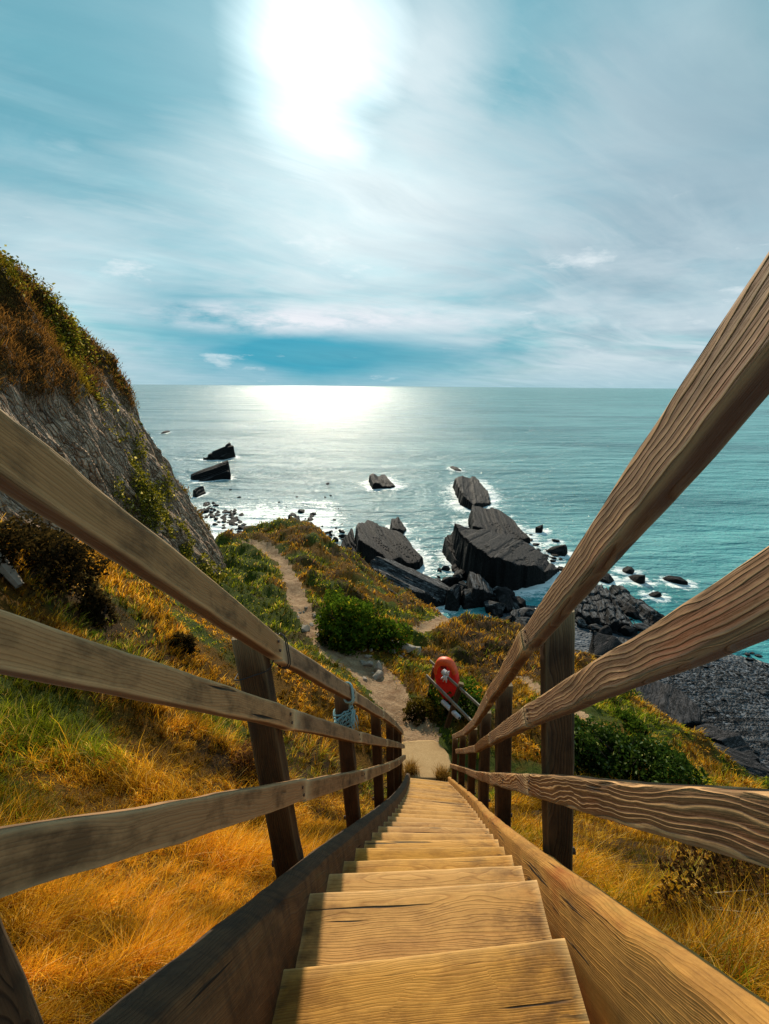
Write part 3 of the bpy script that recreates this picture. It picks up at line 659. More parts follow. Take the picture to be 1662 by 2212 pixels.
i = pick_cliff(area*vis*(turf > .45)*sstep(-.5, .15, nz+.1), 34000, RNG)
b = CV[i]+jitter(len(i), .06); r = np.linalg.norm(b, axis=1)
tt = RNG.uniform(0, 1, (len(i), 1)); br = np.array([.10, .05, .018])*(1-tt)+np.array([.34, .17, .05])*tt; ol = np.array([.14, .10, .012])*(1-tt)+np.array([.36, .25, .03])*tt
kk = (RNG.uniform(0, 1, len(i)) < sstep(-.1, .35, fbm(b[:, 0]*.8, b[:, 1]*.8, b[:, 2]*.8, o=3)))[:, None]
upn = nrm.reshape(-1, 3)[i]*.45+np.array([0, 0, 1.0]); upn /= np.linalg.norm(upn, axis=1, keepdims=True)
Vv, q, t, C = blades(b, RNG.uniform(.06, .20, len(i)), .0014*r*RNG.uniform(.7, 1.3, len(i)), RNG.uniform(.4, 1.3, len(i)), np.where(kk, ol, br), RNG, up=upn)
o = mesh_np('cliff_grass', Vv, [q, t], GRASS, None, True, {'col': C}); tag(o, 'brown and olive tufted grass hanging over the top of the cliff', 'grass', kind='stuff')
i = pick_cliff(area*vis*(band > .35)*band, 9000, RNG); b = CV[i]+jitter(len(i), .07)+nrm.reshape(-1, 3)[i]*RNG.uniform(.02, .16, (len(i), 1))
r = np.linalg.norm(b, axis=1); tt = RNG.uniform(0, 1, (len(i), 1))**1.5
c = (np.array([.035, .045, .006])*(1-tt)+np.array([.30, .27, .03])*tt); c = np.where(RNG.uniform(0, 1, (len(i), 1)) < .05, np.array([.7, .62, .25]), c)
Vv, q, C = leaves_mesh(b, .0042*r, c, RNG, np.array([0, -.3, 1.0]), 1.3)
o = mesh_np('creeper', Vv, [q], GRASS, None, False, {'col': C}); tag(o, 'yellow green leafy creeper running in a diagonal band down the cliff face', 'creeper')

# ------------------------------------------------------------------ shrubs
def shrub(name, label, lumps, n, leaf, c0, c1, cat='shrub', group=None, rng=RNG, stems=True, elong=1.5, hi=None, flat=.35):
    """lumps: (centre xyz on ground, rx, ry, rz). Leaves through the volume, darker inside and below."""
    vols = np.array([l[1]*l[2]*l[3] for l in lumps]); pr = vols/vols.sum(); cs = []; cc = []
    for (c, rx, ry, rz), p_ in zip(lumps, pr):
        m = int(n*p_)+1; d = rng.normal(size=(m, 3)); d[:, 2] = np.abs(d[:, 2])*1.1-.15; d /= np.linalg.norm(d, axis=1, keepdims=True)
        lump = 1+.42*fbm(d[:, 0]*2.3+c[0]*3, d[:, 1]*2.3+c[1], d[:, 2]*2.3, o=3)*1.3
        rr_ = (rng.uniform(.25, 1, m)**.42)*lump
        pts = np.array(c)+d*np.array([rx, ry, rz])*rr_[:, None]
        clump = fbm(pts[:, 0]*3.2/max(rx, .5), pts[:, 1]*3.2/max(rx, .5), pts[:, 2]*3.2/max(rx, .5), o=3)
        keep = (clump > -.20)
        tt = np.clip(sstep(.55, 1.1, rr_)*.55+.45*sstep(-.1, 1, d[:, 2]) + .9*clump-.1, 0, 1)*rng.uniform(.4, 1, m)  # inner and lower leaves darkened: the bush's own shade painted in
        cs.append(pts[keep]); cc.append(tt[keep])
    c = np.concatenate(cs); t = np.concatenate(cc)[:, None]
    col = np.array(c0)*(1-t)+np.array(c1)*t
    if hi is not None: col = np.where(rng.uniform(0, 1, (len(c), 1)) < .05, np.array(hi), col)
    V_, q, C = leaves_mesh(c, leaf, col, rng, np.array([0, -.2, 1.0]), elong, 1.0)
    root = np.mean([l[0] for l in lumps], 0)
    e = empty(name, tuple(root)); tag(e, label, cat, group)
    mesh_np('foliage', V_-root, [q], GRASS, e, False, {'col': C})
    if stems:
        sv, sf = [], []
        for (cc_, rx, ry, rz) in lumps:
            for k in range(5):
                a = rng.uniform(0, 6.28); p0 = root+np.array([math.cos(a)*.08, math.sin(a)*.08, -.1]); p1 = np.array(cc_)+np.array([math.cos(a)*rx*.7, math.sin(a)*ry*.7, rz*rng.uniform(.5, .95)])
                add_tube(sv, sf, [p0-root, (p0+p1)/2+rng.normal(size=3)*.06*rz-root, p1-root], [.02*rz, .014*rz, .005*rz], 5)
        mesh_np('stem', np.array(sv), [np.array(sf)], BARK, e, True)
    return e
def add_tube(sv, sf, pts, rad, k=6):
    pts = np.array(pts, float); n = len(pts); base = len(sv)
    T = np.gradient(pts, axis=0); T /= np.linalg.norm(T, axis=1, keepdims=True)+1e-9
    ref = np.array([0, 0, 1.0]) if abs(T[0][2]) < .9 else np.array([1.0, 0, 0])
    for i_ in range(n):
        a = np.cross(T[i_], ref); a /= np.linalg.norm(a)+1e-9; b_ = np.cross(T[i_], a)
        for j in range(k):
            th = 2*math.pi*j/k; sv.append(pts[i_]+(a*math.cos(th)+b_*math.sin(th))*(rad[i_] if hasattr(rad, '__len__') else rad))
    for i_ in range(n-1):
        for j in range(k): sf.append([base+i_*k+j, base+i_*k+(j+1) % k, base+(i_+1)*k+(j+1) % k, base+(i_+1)*k+j])
BARK = plain_mat('bark', (.06, .04, .03), .9, .3, 30)
TWIG = plain_mat('dry_twig', (.42, .32, .20), .9, .25, 30)
def gp(x, y): return hit(x, y)
G0, G1 = (.006, .012, .002), (.10, .18, .014)
p = gp(765, 1385); q_ = gp(820, 1385)
shrub('gorse_bush', 'large dense green bush beside the path on the headland', [(p+np.array([-.45, .2, .0]), .95, 1.1, 1.55), (p+np.array([.3, .3, .1]), 1.1, 1.0, 1.15), (p+np.array([1.1, .2, -.05]), .95, .8, .75), (p+np.array([-.95, .1, -.1]), .4, .4, .9)], 17000, .085, G0, (.125, .215, .020), 'bush', hi=(.42, .36, .02))
L_ = []
for x, y, rx, rz in ((1245, 1655, .6, .95), (1310, 1668, .75, .95), (1375, 1685, .75, .8), (1440, 1697, .7, .65), (1495, 1707, .45, .38)):
    L_.append((gp(x, y)+np.array([0, .35, -.05]), rx, .8, rz))
shrub('bramble_bush', 'long low dark green bramble patch behind the right hand posts', L_, 17000, .06, G0, (.065, .12, .022), 'bush', hi=(.30, .36, .16))
p = gp(1000, 1565); shrub('fence_shrub', 'bright green shrub growing behind the small fence with the lifebuoy case', [(p+np.array([.1, .45, 0]), .65, .5, .85), (p+np.array([-.5, .75, 0]), .4, .4, .6)], 4000, .06, G0, (.10, .19, .02), 'shrub')
p = gp(915, 1560); shrub('heather_shrub', 'dark brown and olive scrub at the corner of the concrete path', [(p+np.array([0, .3, -.05]), .5, .45, .55), (p+np.array([.35, .15, -.1]), .42, .4, .45)], 4500, .05, (.012, .009, .004), (.16, .12, .018), 'shrub')
for x, y, s_, lb in ((1345, 1556, .42, 'small round green bush uphill of the bramble patch'), (1372, 1580, .36, 'small green bush nearest the bramble patch on the right slope')):
    shrub('round_bush', lb, [(gp(x, y), s_, s_, s_*.8)], 1300, .07, G0, (.10, .17, .02), 'bush', 'small bushes on the right slope', stems=False)
for x, y, s_, rz, lb in ((40, 1235, 1.0, .8, 'dark scrub under the cliff at the far left edge'), (125, 1255, .75, .75, 'dark scrub below the cliff left of the fallen stone'), (205, 1335, .32, .5, 'dark leggy scrub with bare twigs below the left handrail'), (390, 1405, .3, .32, 'dark tuft of scrub seen just above the middle rail'),):
    shrub('dark_scrub', lb, [(gp(x, y), s_, s_*.8, rz)], int(5200*s_)+700, .05, (.008, .006, .004), (.085, .06, .022), 'shrub', 'dark scrub on the left bank')
shrub('dry_thistle', 'brown withered clump beside the first left hand post', [(gp(545, 1690)+np.array([-.05, .1, -.05]), .26, .26, .50)], 2200, .03, (.03, .012, .006), (.24, .12, .05), 'weed', stems=True)
pr = gp(1600, 2010); shrub('withered_bush', 'dark withered bush at the right edge below the bottom rail', [(pr+np.array([.05, .1, -.05]), .34, .34, .36), (pr+np.array([-.2, .05, -.12]), .22, .2, .2)], 3200, .024, (.012, .006, .004), (.13, .065, .02), 'bush')
sv, sf = [], []
for k in range(9):
    a = RNG.uniform(-1, 1); b0 = pr+np.array([a*.22, RNG.uniform(-.2, .05), -.05]); L = RNG.uniform(.22, .42); dx = RNG.normal()*.15
    add_tube(sv, sf, [b0, b0+np.array([dx*.3, -.02, L*.5]), b0+np.array([dx, -.05, L*.85]), b0+np.array([dx*1.8, -.07, L])], [.004, .003, .0025, .001], 5)
    for j in range(2):
        m = b0+np.array([dx*.6, -.03, L*(.5+.2*j)]); add_tube(sv, sf, [m, m+np.array([RNG.normal()*.06, -.02, .07]), m+np.array([RNG.normal()*.1, -.02, .09])], [.0025, .002, .001], 4)
tag(mesh_np('dry_stalks', np.array(sv), [np.array(sf)], TWIG, None, True), 'pale dry stalks standing in front of the withered bush', 'weed')
for x, y, lb in ((652, 1665+0, 'left'), (0, 0, '')):
    pass
for (zx, zy), lb in (((690, 870), 'tuft of brown grass at the foot of the left stringer'), ((858, 900), 'tuft of brown grass at the foot of the right stringer')):
    x, y = z5(zx, zy); b = on_level(x, y, zs-.02); n = 420
    bb = b+np.stack([RNG.normal(0, .06, n), RNG.normal(0, .06, n), np.zeros(n)], -1)
    tt = RNG.uniform(0, 1, (n, 1)); c = np.array([.10, .05, .012])*(1-tt)+np.array([.42, .24, .05])*tt
    Vv, q, t, C = blades(bb, RNG.uniform(.12, .34, n), np.full(n, .011), RNG.uniform(.3, 1.0, n), c, RNG)
    tag(mesh_np('grass_tuft', Vv, [q, t], GRASS, None, True, {'col': C}), lb, 'grass tuft', 'grass tufts at the foot of the stairs')
p = gp(30, 1265); sv, sf = [], []
add_tube(sv, sf, [p+np.array([-.35, .1, .62]), p+np.array([-.1, 0, .30]), p+np.array([.12, -.05, .02])], [.07, .09, .06], 7)
STONE = plain_mat('pale_stone', (.34, .28, .22), .85, .2, 8, bump=.6)
tag(mesh_np('leaning_stone', np.array(sv), [np.array(sf)], STONE, None, False), 'grey slab of stone leaning in the scrub at the left edge', 'stone')

# ------------------------------------------------------------------ sea, beach and rocks
def z8(x, y): return 876.8+x*.4724, 978+y*.4724
def z7(x, y): return 472.1+x*.4058, 1112.9+y*.4058
def z6(x, y): return 371+x*.3855, 910.6+y*.3855
def z9(x, y): return 1146.6+x*.31, 1247.8+y*.31
SA, SB = on_level(1105, 1302, SEA)[:2], on_level(1562, 1405, SEA)[:2]
sdir = (SB-SA)/np.linalg.norm(SB-SA); snr = np.array([sdir[1], -sdir[0]]); snr = snr if snr[1] < 0 else -snr
def beach_z(X, Y):
    d = (X-SA[0])*snr[0]+(Y-SA[1])*snr[1]; al = (X-SA[0])*sdir[0]+(Y-SA[1])*sdir[1]
    return SEA+np.where(d > 0, d*.055, d*.09)+.25*fbm(X*.25, Y*.25, o=4)-2.2*sstep(2, -9, al), d
a = np.radians(np.linspace(2, 52, 220)); r = np.geomspace(26, 130, 240); A_, R_ = np.meshgrid(a, r, indexing='ij'); X_, Y_ = R_*np.sin(A_), R_*np.cos(A_); Z_, D_ = beach_z(X_, Y_)
Z_ = np.maximum(Z_, SEA-3)
def beach_mat():
    N = NT('pebble_beach'); pos = N.n('ShaderNodeNewGeometry').outputs['Position']; w = N.attr('wet').outputs['Fac']
    v = N.n('ShaderNodeTexVoronoi', i_Scale=2.6); N.set(v.inputs['Vector'], pos); v2 = N.n('ShaderNodeTexVoronoi', i_Scale=.9); N.set(v2.inputs['Vector'], pos)
    n = N.noise(pos, .35, 6, .7); n2 = N.noise(pos, 1.8, 5, .7)
    c = N.mixc(N.n('ShaderNodeSeparateColor', i_0=v.outputs['Color']).outputs[0], (.030, .037, .050), (.10, .118, .145)); c = N.mixc(N.mapr(n2, .57, .66, 0, .8), c, (.24, .26, .29)); c = N.mixc(N.mapr(n, .42, .6, .5, 0), c, (.03, .034, .04))
    c = N.mixc(w, c, (.03, .036, .042))
    N.princ(c, N.math('MULTIPLY_ADD', w, -.5, .8), N.bump(N.math('ADD', N.math('MULTIPLY', v.outputs['Distance'], -1), N.math('MULTIPLY', v2.outputs['Distance'], -1.2)), 1.0, .3), .4); return N.m
tag(mesh_np('beach', np.stack([X_, Y_, Z_], -1).reshape(-1, 3), [grid_faces(220, 240)], beach_mat(), None, True, {'wet': sstep(4, -1, D_+1.5*fbm(X_*.2, Y_*.2, o=3)).reshape(-1)}), kind='structure')

def rock_mat(name, dark, light, wet=.55, scale=1.0):
    N = NT(name); pos = N.n('ShaderNodeNewGeometry').outputs['Position']; st = N.attr('strat').outputs['Vector']
    n1 = N.noise(N.vmath('MULTIPLY', st, (.25, 2.2, 2.2)), scale, 6, .7); n2 = N.noise(pos, 2.4*scale, 6, .75); n3 = N.noise(pos, .5*scale, 3, .6)
    c = N.mixc(N.mapr(n1, .38, .66), dark, light); c = N.mixc(N.mapr(n2, .35, .55, .7, 0), c, tuple(v*.35 for v in dark)); c = N.mixc(N.mapr(n3, .5, .7, 0, .35), c, light); c = N.mixc(N.mapr(N.noise(pos, 1.1*scale, 5, .8), .60, .72, 0, .5), c, tuple(v*q for v, q in zip(light, (2.0, 1.85, 1.6))))
    ln = N.noise(N.vmath('MULTIPLY', st, (.06, 2.0, 2.0)), 1.0, 5, .7, .2); c = N.mixc(N.mapr(N.math('ABSOLUTE', N.math('SUBTRACT', ln, .5)), .045, .01, 0, .95), c, (.003, .003, .003)); c = N.mixc(N.mapr(ln, .60, .68, 0, .8), c, (.003, .003, .003)); c = N.mixc(N.mapr(ln, .40, .33, 0, .6), c, light)
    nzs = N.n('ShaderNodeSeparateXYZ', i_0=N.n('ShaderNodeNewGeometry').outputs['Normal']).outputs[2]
    c = N.mixc(N.mapr(nzs, .72, .40, 0, .88), c, (.004, .0035, .0035))  # steep faces painted near black to stand in for their shade
    N.princ(c, N.mapr(n2, .3, .7, wet, wet+.25), N.bump(N.math('ADD', n1, N.math('MULTIPLY', n2, .7)), 1.0, .45), .10); return N.m
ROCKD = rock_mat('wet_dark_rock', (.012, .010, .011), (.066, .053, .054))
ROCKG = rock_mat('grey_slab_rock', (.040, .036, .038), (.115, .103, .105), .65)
ROCKB = rock_mat('shore_block_rock', (.028, .026, .029), (.27, .26, .265), .6)  # light tone raised to paint the sky's sheen on the block tops
SEG = []   # waterline outlines for the foam
def poly_sd(px_, py_, poly):
    n = len(poly); d = np.full(px_.shape, 1e18); ins = np.zeros(px_.shape, bool)
    for i in range(n):
        ax, ay = poly[i]; bx, by = poly[(i+1) % n]; ex, ey = bx-ax, by-ay; wx, wy = px_-ax, py_-ay
        t = np.clip((wx*ex+wy*ey)/(ex*ex+ey*ey+1e-12), 0, 1); d = np.minimum(d, (wx-ex*t)**2+(wy-ey*t)**2)
        c = ((ay > py_) != (by > py_)) & (px_ < (bx-ax)*(py_-ay)/(by-ay+1e-12)+ax); ins ^= c
    return np.where(ins, np.sqrt(d), -np.sqrt(d))
def slab_rock(name, label, top, conv, mat=None, base=SEA, rough=.35, step=.5, wall=5.0, group=None, foam=True, res=None, block=0.0, gap=0, deep=-1.6, cat='rock'):
    Q = np.array([on_level(*conv(x, y), base+h) for x, y, h in top]); H = np.array([t[2] for t in top])
    A3 = np.c_[Q[:, 0], Q[:, 1], np.ones(len(Q))]; cf, *_ = np.linalg.lstsq(A3.T@A3+np.diag([1e-3, 1e-3, 1e-6])*len(Q), A3.T@H, rcond=None)
    poly = Q[:, :2]; c = poly.mean(0); uu, sv_, vt = np.linalg.svd(poly-c); ax = vt[0]; ay = vt[1]
    L = np.ptp((poly-c)@ax); Wd = np.ptp((poly-c)@ay); rs = res or max(.16, min(.5, L/90)); mg = 2.2
    aa = np.arange(((poly-c)@ax).min()-mg, ((poly-c)@ax).max()+mg, rs); bb_ = np.arange(((poly-c)@ay).min()-mg, ((poly-c)@ay).max()+mg, rs)
    a_, b_ = np.meshgrid(aa, bb_, indexing='ij'); X = c[0]+a_*ax[0]+b_*ay[0]; Y = c[1]+a_*ax[1]+b_*ay[1]
    sd = poly_sd(X, Y, poly)+.25*vnoise(a_*.35, b_*1.6)*min(1, Wd/5)
    hp = cf[0]*X+cf[1]*Y+cf[2]; hp = np.clip(hp, H.min()*.6, H.max()*1.1)
    st = vnoise(b_*.55+.5*vnoise(a_*.12, b_*.1)+c[0], b_*0)+.5*vnoise(b_*1.5+.4*vnoise(a_*.2, b_*.2), b_*0+3); terr = np.round(st*2.5)/2.5
    if block:
        aw, bw = a_/2.1+.5*vnoise(X*.4, Y*.4), b_/1.2+.5*vnoise(X*.4+7, Y*.4); terr = terr+block*(_hash(np.floor(aw).astype(np.int64), np.floor(bw).astype(np.int64), 7)-.5); crk = np.minimum(np.minimum(aw%1, 1-aw%1)*2.1, np.minimum(bw%1, 1-bw%1)*1.2); terr = terr-.8*np.exp(-(crk/.12)**2)
    hp = hp+step*(terr*.75+st*.2)
    if gap: hp = hp-1.3*sstep(.10, .5, vnoise(a_*.33+c[0]*3, b_*.3))+rough*.22*fbm(X*1.1, Y*1.1, o=4)+.1*rough*vnoise(X*.7, Y*.7)
    z = np.where(sd > 0, hp-.15*np.exp(-sd/.25), hp-.15+sd*1.7*wall*(1+.4*vnoise(X*1.3, Y*1.3)))
    low = deep; z = np.maximum(z, low)
    V_ = np.stack([X, Y, base+z], -1).reshape(-1, 3); F_ = grid_faces(len(aa), len(bb_)); keep = (z.reshape(-1)[F_] > low+.05).any(1); F_ = F_[keep]
    idx, inv = np.unique(F_, return_inverse=True)
    o = mesh_np(name, V_[idx]-np.array([*c, base]), [inv.reshape(F_.shape)], mat or ROCKD, None, False, {'strat': np.stack([a_, b_, z], -1).reshape(-1, 3)[idx]}, loc=(*c, base))
    if foam: SEG.append((poly, max(1.0, min(3.2, L*.14))))
    return tag(o, label, cat, group)
g1 = 'tilted reef slabs standing in the sea'
slab_rock('reef_slab', 'largest tilted dark slab of the right hand reef with a sheer black face above the turquoise pool', [(220, 330, 6.5), (380, 348, 4), (560, 410, 1.3), (630, 465, .8), (705, 525, .7), (640, 540, 2.0), (500, 503, 4.8), (390, 468, 6.4), (300, 418, 6.6)], z8, group=g1, rough=.3)
slab_rock('reef_slab', 'middle slab of the right hand reef lying just behind the largest one', [(300, 240, 4), (420, 246, 3), (480, 300, 1.6), (565, 395, .9), (480, 385, 2), (310, 336, 3.8)], z8, group=g1, rough=.3)
slab_rock('reef_slab', 'outer slab of the right hand reef cut off by water from the others', [(222, 110, 3.6), (320, 105, 1.6), (380, 175, .9), (388, 225, .9), (310, 232, 2), (260, 195, 3)], z8, group=g1, rough=.3)
slab_rock('reef_slab', 'small broken slab against the left end of the largest reef slab', [(178, 368, 4), (216, 366, 4), (262, 440, 3.2), (300, 500, 1.6), (262, 520, 1.5), (205, 440, 2.6)], z8, group=g1, step=.8)
slab_rock('reef_slab', 'big tilted slab of the left hand reef behind the grassy headland', [(738, 60, 5), (790, 30, 4.6), (870, 42, 4), (1000, 95, 2.6), (1085, 232, 1), (1062, 262, 1), (900, 212, 4), (745, 135, 5.4)], z7, group=g1, rough=.4)
slab_rock('reef_slab', 'ribbed low slab between the left hand reef and the headland grass', [(805, 250, 4), (900, 240, 4), (1050, 272, 3), (1205, 345, 1.4), (1235, 405, 1), (1205, 452, 1), (1050, 422, 2.4), (900, 352, 4)], z7, ROCKB, group=g1, step=.7)
slab_rock('reef_slab', 'dark blocks heaped at the left end of the left hand reef', [(655, 105, 4), (712, 96, 4), (735, 150, 4), (730, 215, 2.5), (690, 205, 2), (655, 160, 2.5)], z7, group=g1, step=1.0, rough=.8)
slab_rock('reef_rock', 'narrow rock in the bright water behind the left hand reef', [(920, 20, 2), (960, 14, 1.5), (1000, 62, .8), (985, 85, .8), (925, 70, 1.6)], z7, group=g1)
slab_rock('reef_rock', 'lone dark rock awash in the middle of the bay', [(1110, 300, 2.5), (1165, 288, 2.4), (1195, 296, 1.4), (1215, 330, .7), (1258, 352, .7), (1225, 365, .6), (1130, 345, 2)], z6, group='rocks offshore', step=.5)
slab_rock('reef_rock', 'tiny flat rock beyond the outer reef slab', [(203, 58, .9), (240, 62, .9), (256, 78, .6), (225, 74, .6)], z8, group='rocks offshore')
slab_rock('sea_stack', 'farther of the two jagged rocks left of the sun glitter', [(178, 205, .8), (205, 185, 2.2), (265, 165, 3.4), (325, 122, 6.0), (350, 140, 5.0), (345, 165, 3), (290, 190, 2)], z6, group='rocks offshore', rough=1.3, step=1.4, wall=7)
slab_rock('sea_stack', 'nearer and blunter of the two jagged rocks left of the sun glitter', [(110, 312, .8), (150, 280, 2.6), (225, 240, 4.6), (315, 215, 6.0), (322, 262, 4), (280, 300, 1.6), (150, 325, .8)], z6, group='rocks offshore', rough=1.2, step=1.4, wall=7)
slab_rock('sea_stack', 'small jagged rock close against the cliff edge in the surf', [(118, 375, 2.5), (150, 352, 3.0), (180, 370, 1.6), (192, 388, .8), (140, 410, .8)], z6, group='rocks offshore', rough=1.0, step=1.0)
slab_rock('sea_rock', 'thin dark rock far out beside the cliff outline', [(-62, 58, 1.2), (-35, 52, 1.2), (-10, 52, .8), (-40, 60, .8)], z6, group='rocks offshore', rough=.5)
sing = [((1015, 540), 3.2, 'round dark boulder in the water left of two others'), ((1065, 583), 3.6, 'flat dark boulder in the water nearest the shore blocks'), ((1235, 585), 4.0, 'pointed dark boulder standing farthest right in the water'), ((612, 590), 2.6, 'dark rock sitting in the turquoise pool'),
        ((612, 355), 3.8, 'dark rock in the foam beyond the end of the largest reef slab'), ((685, 402), 2.2, 'little dark rock in the foam right of the reef'), ((1140, 650), 2.2, 'low sliver of rock in the shallow water'), ((700, 455), 5.0, 'broken rock at the seaward end of the largest reef slab'), ((905, 570), 5.5, 'dark block at the edge of the rocky shore beside the handrail')]
import bmesh
def boulder_mesh(seed, flat=.6, pts=26):
    rg = np.random.default_rng(seed); bm = bmesh.new(); d = rg.normal(size=(pts, 3)); d /= np.linalg.norm(d, axis=1, keepdims=True); d *= np.array([1, .75, flat])*rg.uniform(.75, 1.1, (pts, 1))
    for v in d: bm.verts.new(v)
    bmesh.ops.convex_hull(bm, input=bm.verts)
    loose = [v for v in bm.verts if not v.link_faces]; bmesh.ops.delete(bm, geom=loose, context='VERTS')
    bmesh.ops.bevel(bm, geom=list(bm.edges), offset=.025, segments=1, affect='EDGES')
    bmesh.ops.triangulate(bm, faces=list(bm.faces)); bmesh.ops.subdivide_edges(bm, edges=list(bm.edges), cuts=1, use_grid_fill=True)
    co = np.array([v.co for v in bm.verts]); nn = fbm(co[:, 0]*2.2+seed, co[:, 1]*2.2, co[:, 2]*2.2, o=3)
    for v, k_ in zip(bm.verts, nn): v.co *= 1+.035*float(k_)
    me = bpy.data.meshes.new('boulder'); bm.to_mesh(me); bm.free()
    at_ = me.attributes.new('strat', 'FLOAT_VECTOR', 'POINT'); co = np.empty(len(me.vertices)*3, np.float32); me.vertices.foreach_get('co', co); at_.data.foreach_set('vector', co); return me
BM = [boulder_mesh(s, f) for s, f in ((1, .55), (2, .7), (3, .45), (4, .6), (5, .8), (6, .35))]
for me in BM: me.materials.append(ROCKD)
BMG = []
for me in BM: m2 = me.copy(); m2.materials.clear(); m2.materials.append(ROCKB); BMG.append(m2)
BMP = []
for me in BM: m2 = me.copy(); m2.materials.clear(); m2.materials.append(STONE); BMP.append(m2)
def rock(name, me, loc, size, label, cat, group=None, rz=None, sq=1.0):
    o = bpy.data.objects.new(name, me); o.location = loc; o.scale = (size, size*random.uniform(.7, 1), size*sq); o.rotation_euler = (random.uniform(-.25, .25), random.uniform(-.25, .25), random.uniform(0, 6.28) if rz is None else rz)
    link(o); return tag(o, label, cat, group)
for k, ((x, y), w, lb) in enumerate(sing):
    q = on_level(*z8(x, y), SEA+.2); rock('sea_boulder', BM[k % 6], q, w*.5, lb, 'boulder', 'single boulders in the shallow water'); SEG.append((np.array([q[:2]+w*.45*np.array([math.cos(t), math.sin(t)]) for t in np.linspace(0, 6.28, 9)[:-1]]), 1.2))
# parallel ridges of bedrock in the left hand surf
ridges = [(195, 455, 165, 520), (215, 452, 185, 545), (238, 455, 215, 560), (262, 500, 245, 590), (305, 495, 288, 600), (330, 500, 322, 575), (352, 495, 335, 620), (378, 520, 362, 640), (400, 560, 392, 640), (420, 590, 410, 655), (725, 505, 665, 620), (675, 520, 625, 615), (705, 590, 690, 640), (740, 600, 728, 655), (765, 598, 745, 650), (790, 515, 775, 560)]
for k, (x0, y0, x1, y1) in enumerate(ridges):
    near = k < 10; nmx = 'in the close parallel rows under the cliff' if near else 'in the open rows behind the headland'
    P0, P1 = on_level(*z6(x0, y0), SEA), on_level(*z6(x1, y1), SEA); Ld = np.linalg.norm(P1-P0); ang_ = math.atan2(P1[1]-P0[1], P1[0]-P0[0]); t = random.uniform(0, .06)
    while t < 1:
        sz = random.uniform(1.1, 2.6)*(1 if near else 1.15); q = P0+(P1-P0)*t+np.array([random.gauss(0, .25), random.gauss(0, .25), 0])
        rock('surf_rock', random.choice(BM), q+np.array([0, 0, -.05]), sz*.62, 'dark rock awash '+nmx, 'rock', 'rocks '+nmx, rz=ang_+random.gauss(0, .2), sq=random.uniform(.5, .9))
        t += sz*random.uniform(.75, 1.7)/Ld
# platform and slabs right
slab_rock('shore_platform', 'layered rocky platform beside the first right hand post', [(775, 690, .5), (835, 622, .5), (900, 604, .6), (990, 690, .8), (1080, 770, .8), (1060, 800, .7), (950, 790, .9), (860, 770, .9), (785, 735, .8)], z8, ROCKB, SEA+.2, rough=.5, step=.7, block=1.0, res=.22, foam=False, group='shore platforms')
slab_rock('shore_platform', 'outer strip of layered rock along the water edge', [(925, 612, .5), (1000, 622, .6), (1100, 690, .6), (1165, 742, .6), (1110, 780, .7), (1010, 700, .7), (940, 655, .7)], z8, ROCKB, SEA+.1, rough=.5, step=.7, block=1.0, res=.22, foam=False, group='shore platforms')
slab_rock('shore_boulder', 'big smooth dark boulder above the middle rail', [(440, 372, 3), (560, 372, 2.6), (652, 432, 1.4), (610, 500, 1.2), (520, 545, 2.2), (440, 540, 3)], z9, ROCKD, SEA+.8, rough=.4, step=.3, foam=False)
g3 = 'smooth bedrock slabs at the top of the beach'
slab_rock('beach_slab', 'uppermost smooth grey slab at the edge of the pebble beach', [(640, 745, 3.2), (760, 690, 2.6), (905, 690, 2), (1085, 800, 1.6), (1195, 900, 1.6), (1180, 990, 2), (1010, 1030, 3), (850, 920, 3.4)], z9, ROCKG, SEA+1.2, rough=.25, step=.25, foam=False, group=g3)
slab_rock('beach_slab', 'middle smooth slab of the three on the pebble beach', [(1120, 1040, 2.4), (1225, 985, 1.6), (1400, 1060, 1.4), (1520, 1140, 1.4), (1600, 1250, 1.4), (1480, 1220, 2.2), (1300, 1125, 2.6)], z9, ROCKG, SEA+1.6, rough=.3, step=.4, foam=False, group=g3)
slab_rock('beach_slab', 'nearest and longest smooth slab beside the right grass edge', [(1040, 1120, 3), (1300, 1130, 2.4), (1500, 1195, 2), (1680, 1330, 1.8), (1760, 1500, 2), (1560, 1450, 3), (1330, 1290, 3.2), (1180, 1210, 3.2)], z9, ROCKG, SEA+1.8, rough=.25, step=.3, foam=False, group=g3)
for lb, tp in (('tilted dark slab leaning out of the block jumble beside the turquoise pool', [(1335, 305, 3), (1400, 320, 2.5), (1485, 400, 1.2), (1440, 425, 1.5), (1350, 382, 3.2)]), ('upright narrow block between the ribbed reef slab and the pool', [(1222, 395, 3), (1258, 358, 3.4), (1292, 370, 2.6), (1275, 438, 2)]), ('flat topped block in the jumble just above the headland grass', [(1300, 402, 2), (1372, 390, 2.2), (1385, 445, 1.2), (1310, 455, 1.2)])):
    slab_rock('shore_block', lb, tp, z7, ROCKB, SEA+.2, rough=.4, step=.5, foam=False, group='large blocks in the jumble')
g4 = 'pale rock fins on the seaward edge of the headland'
OUTR = rock_mat('pale_outcrop_rock', (.13, .115, .105), (.36, .32, .29), .75)
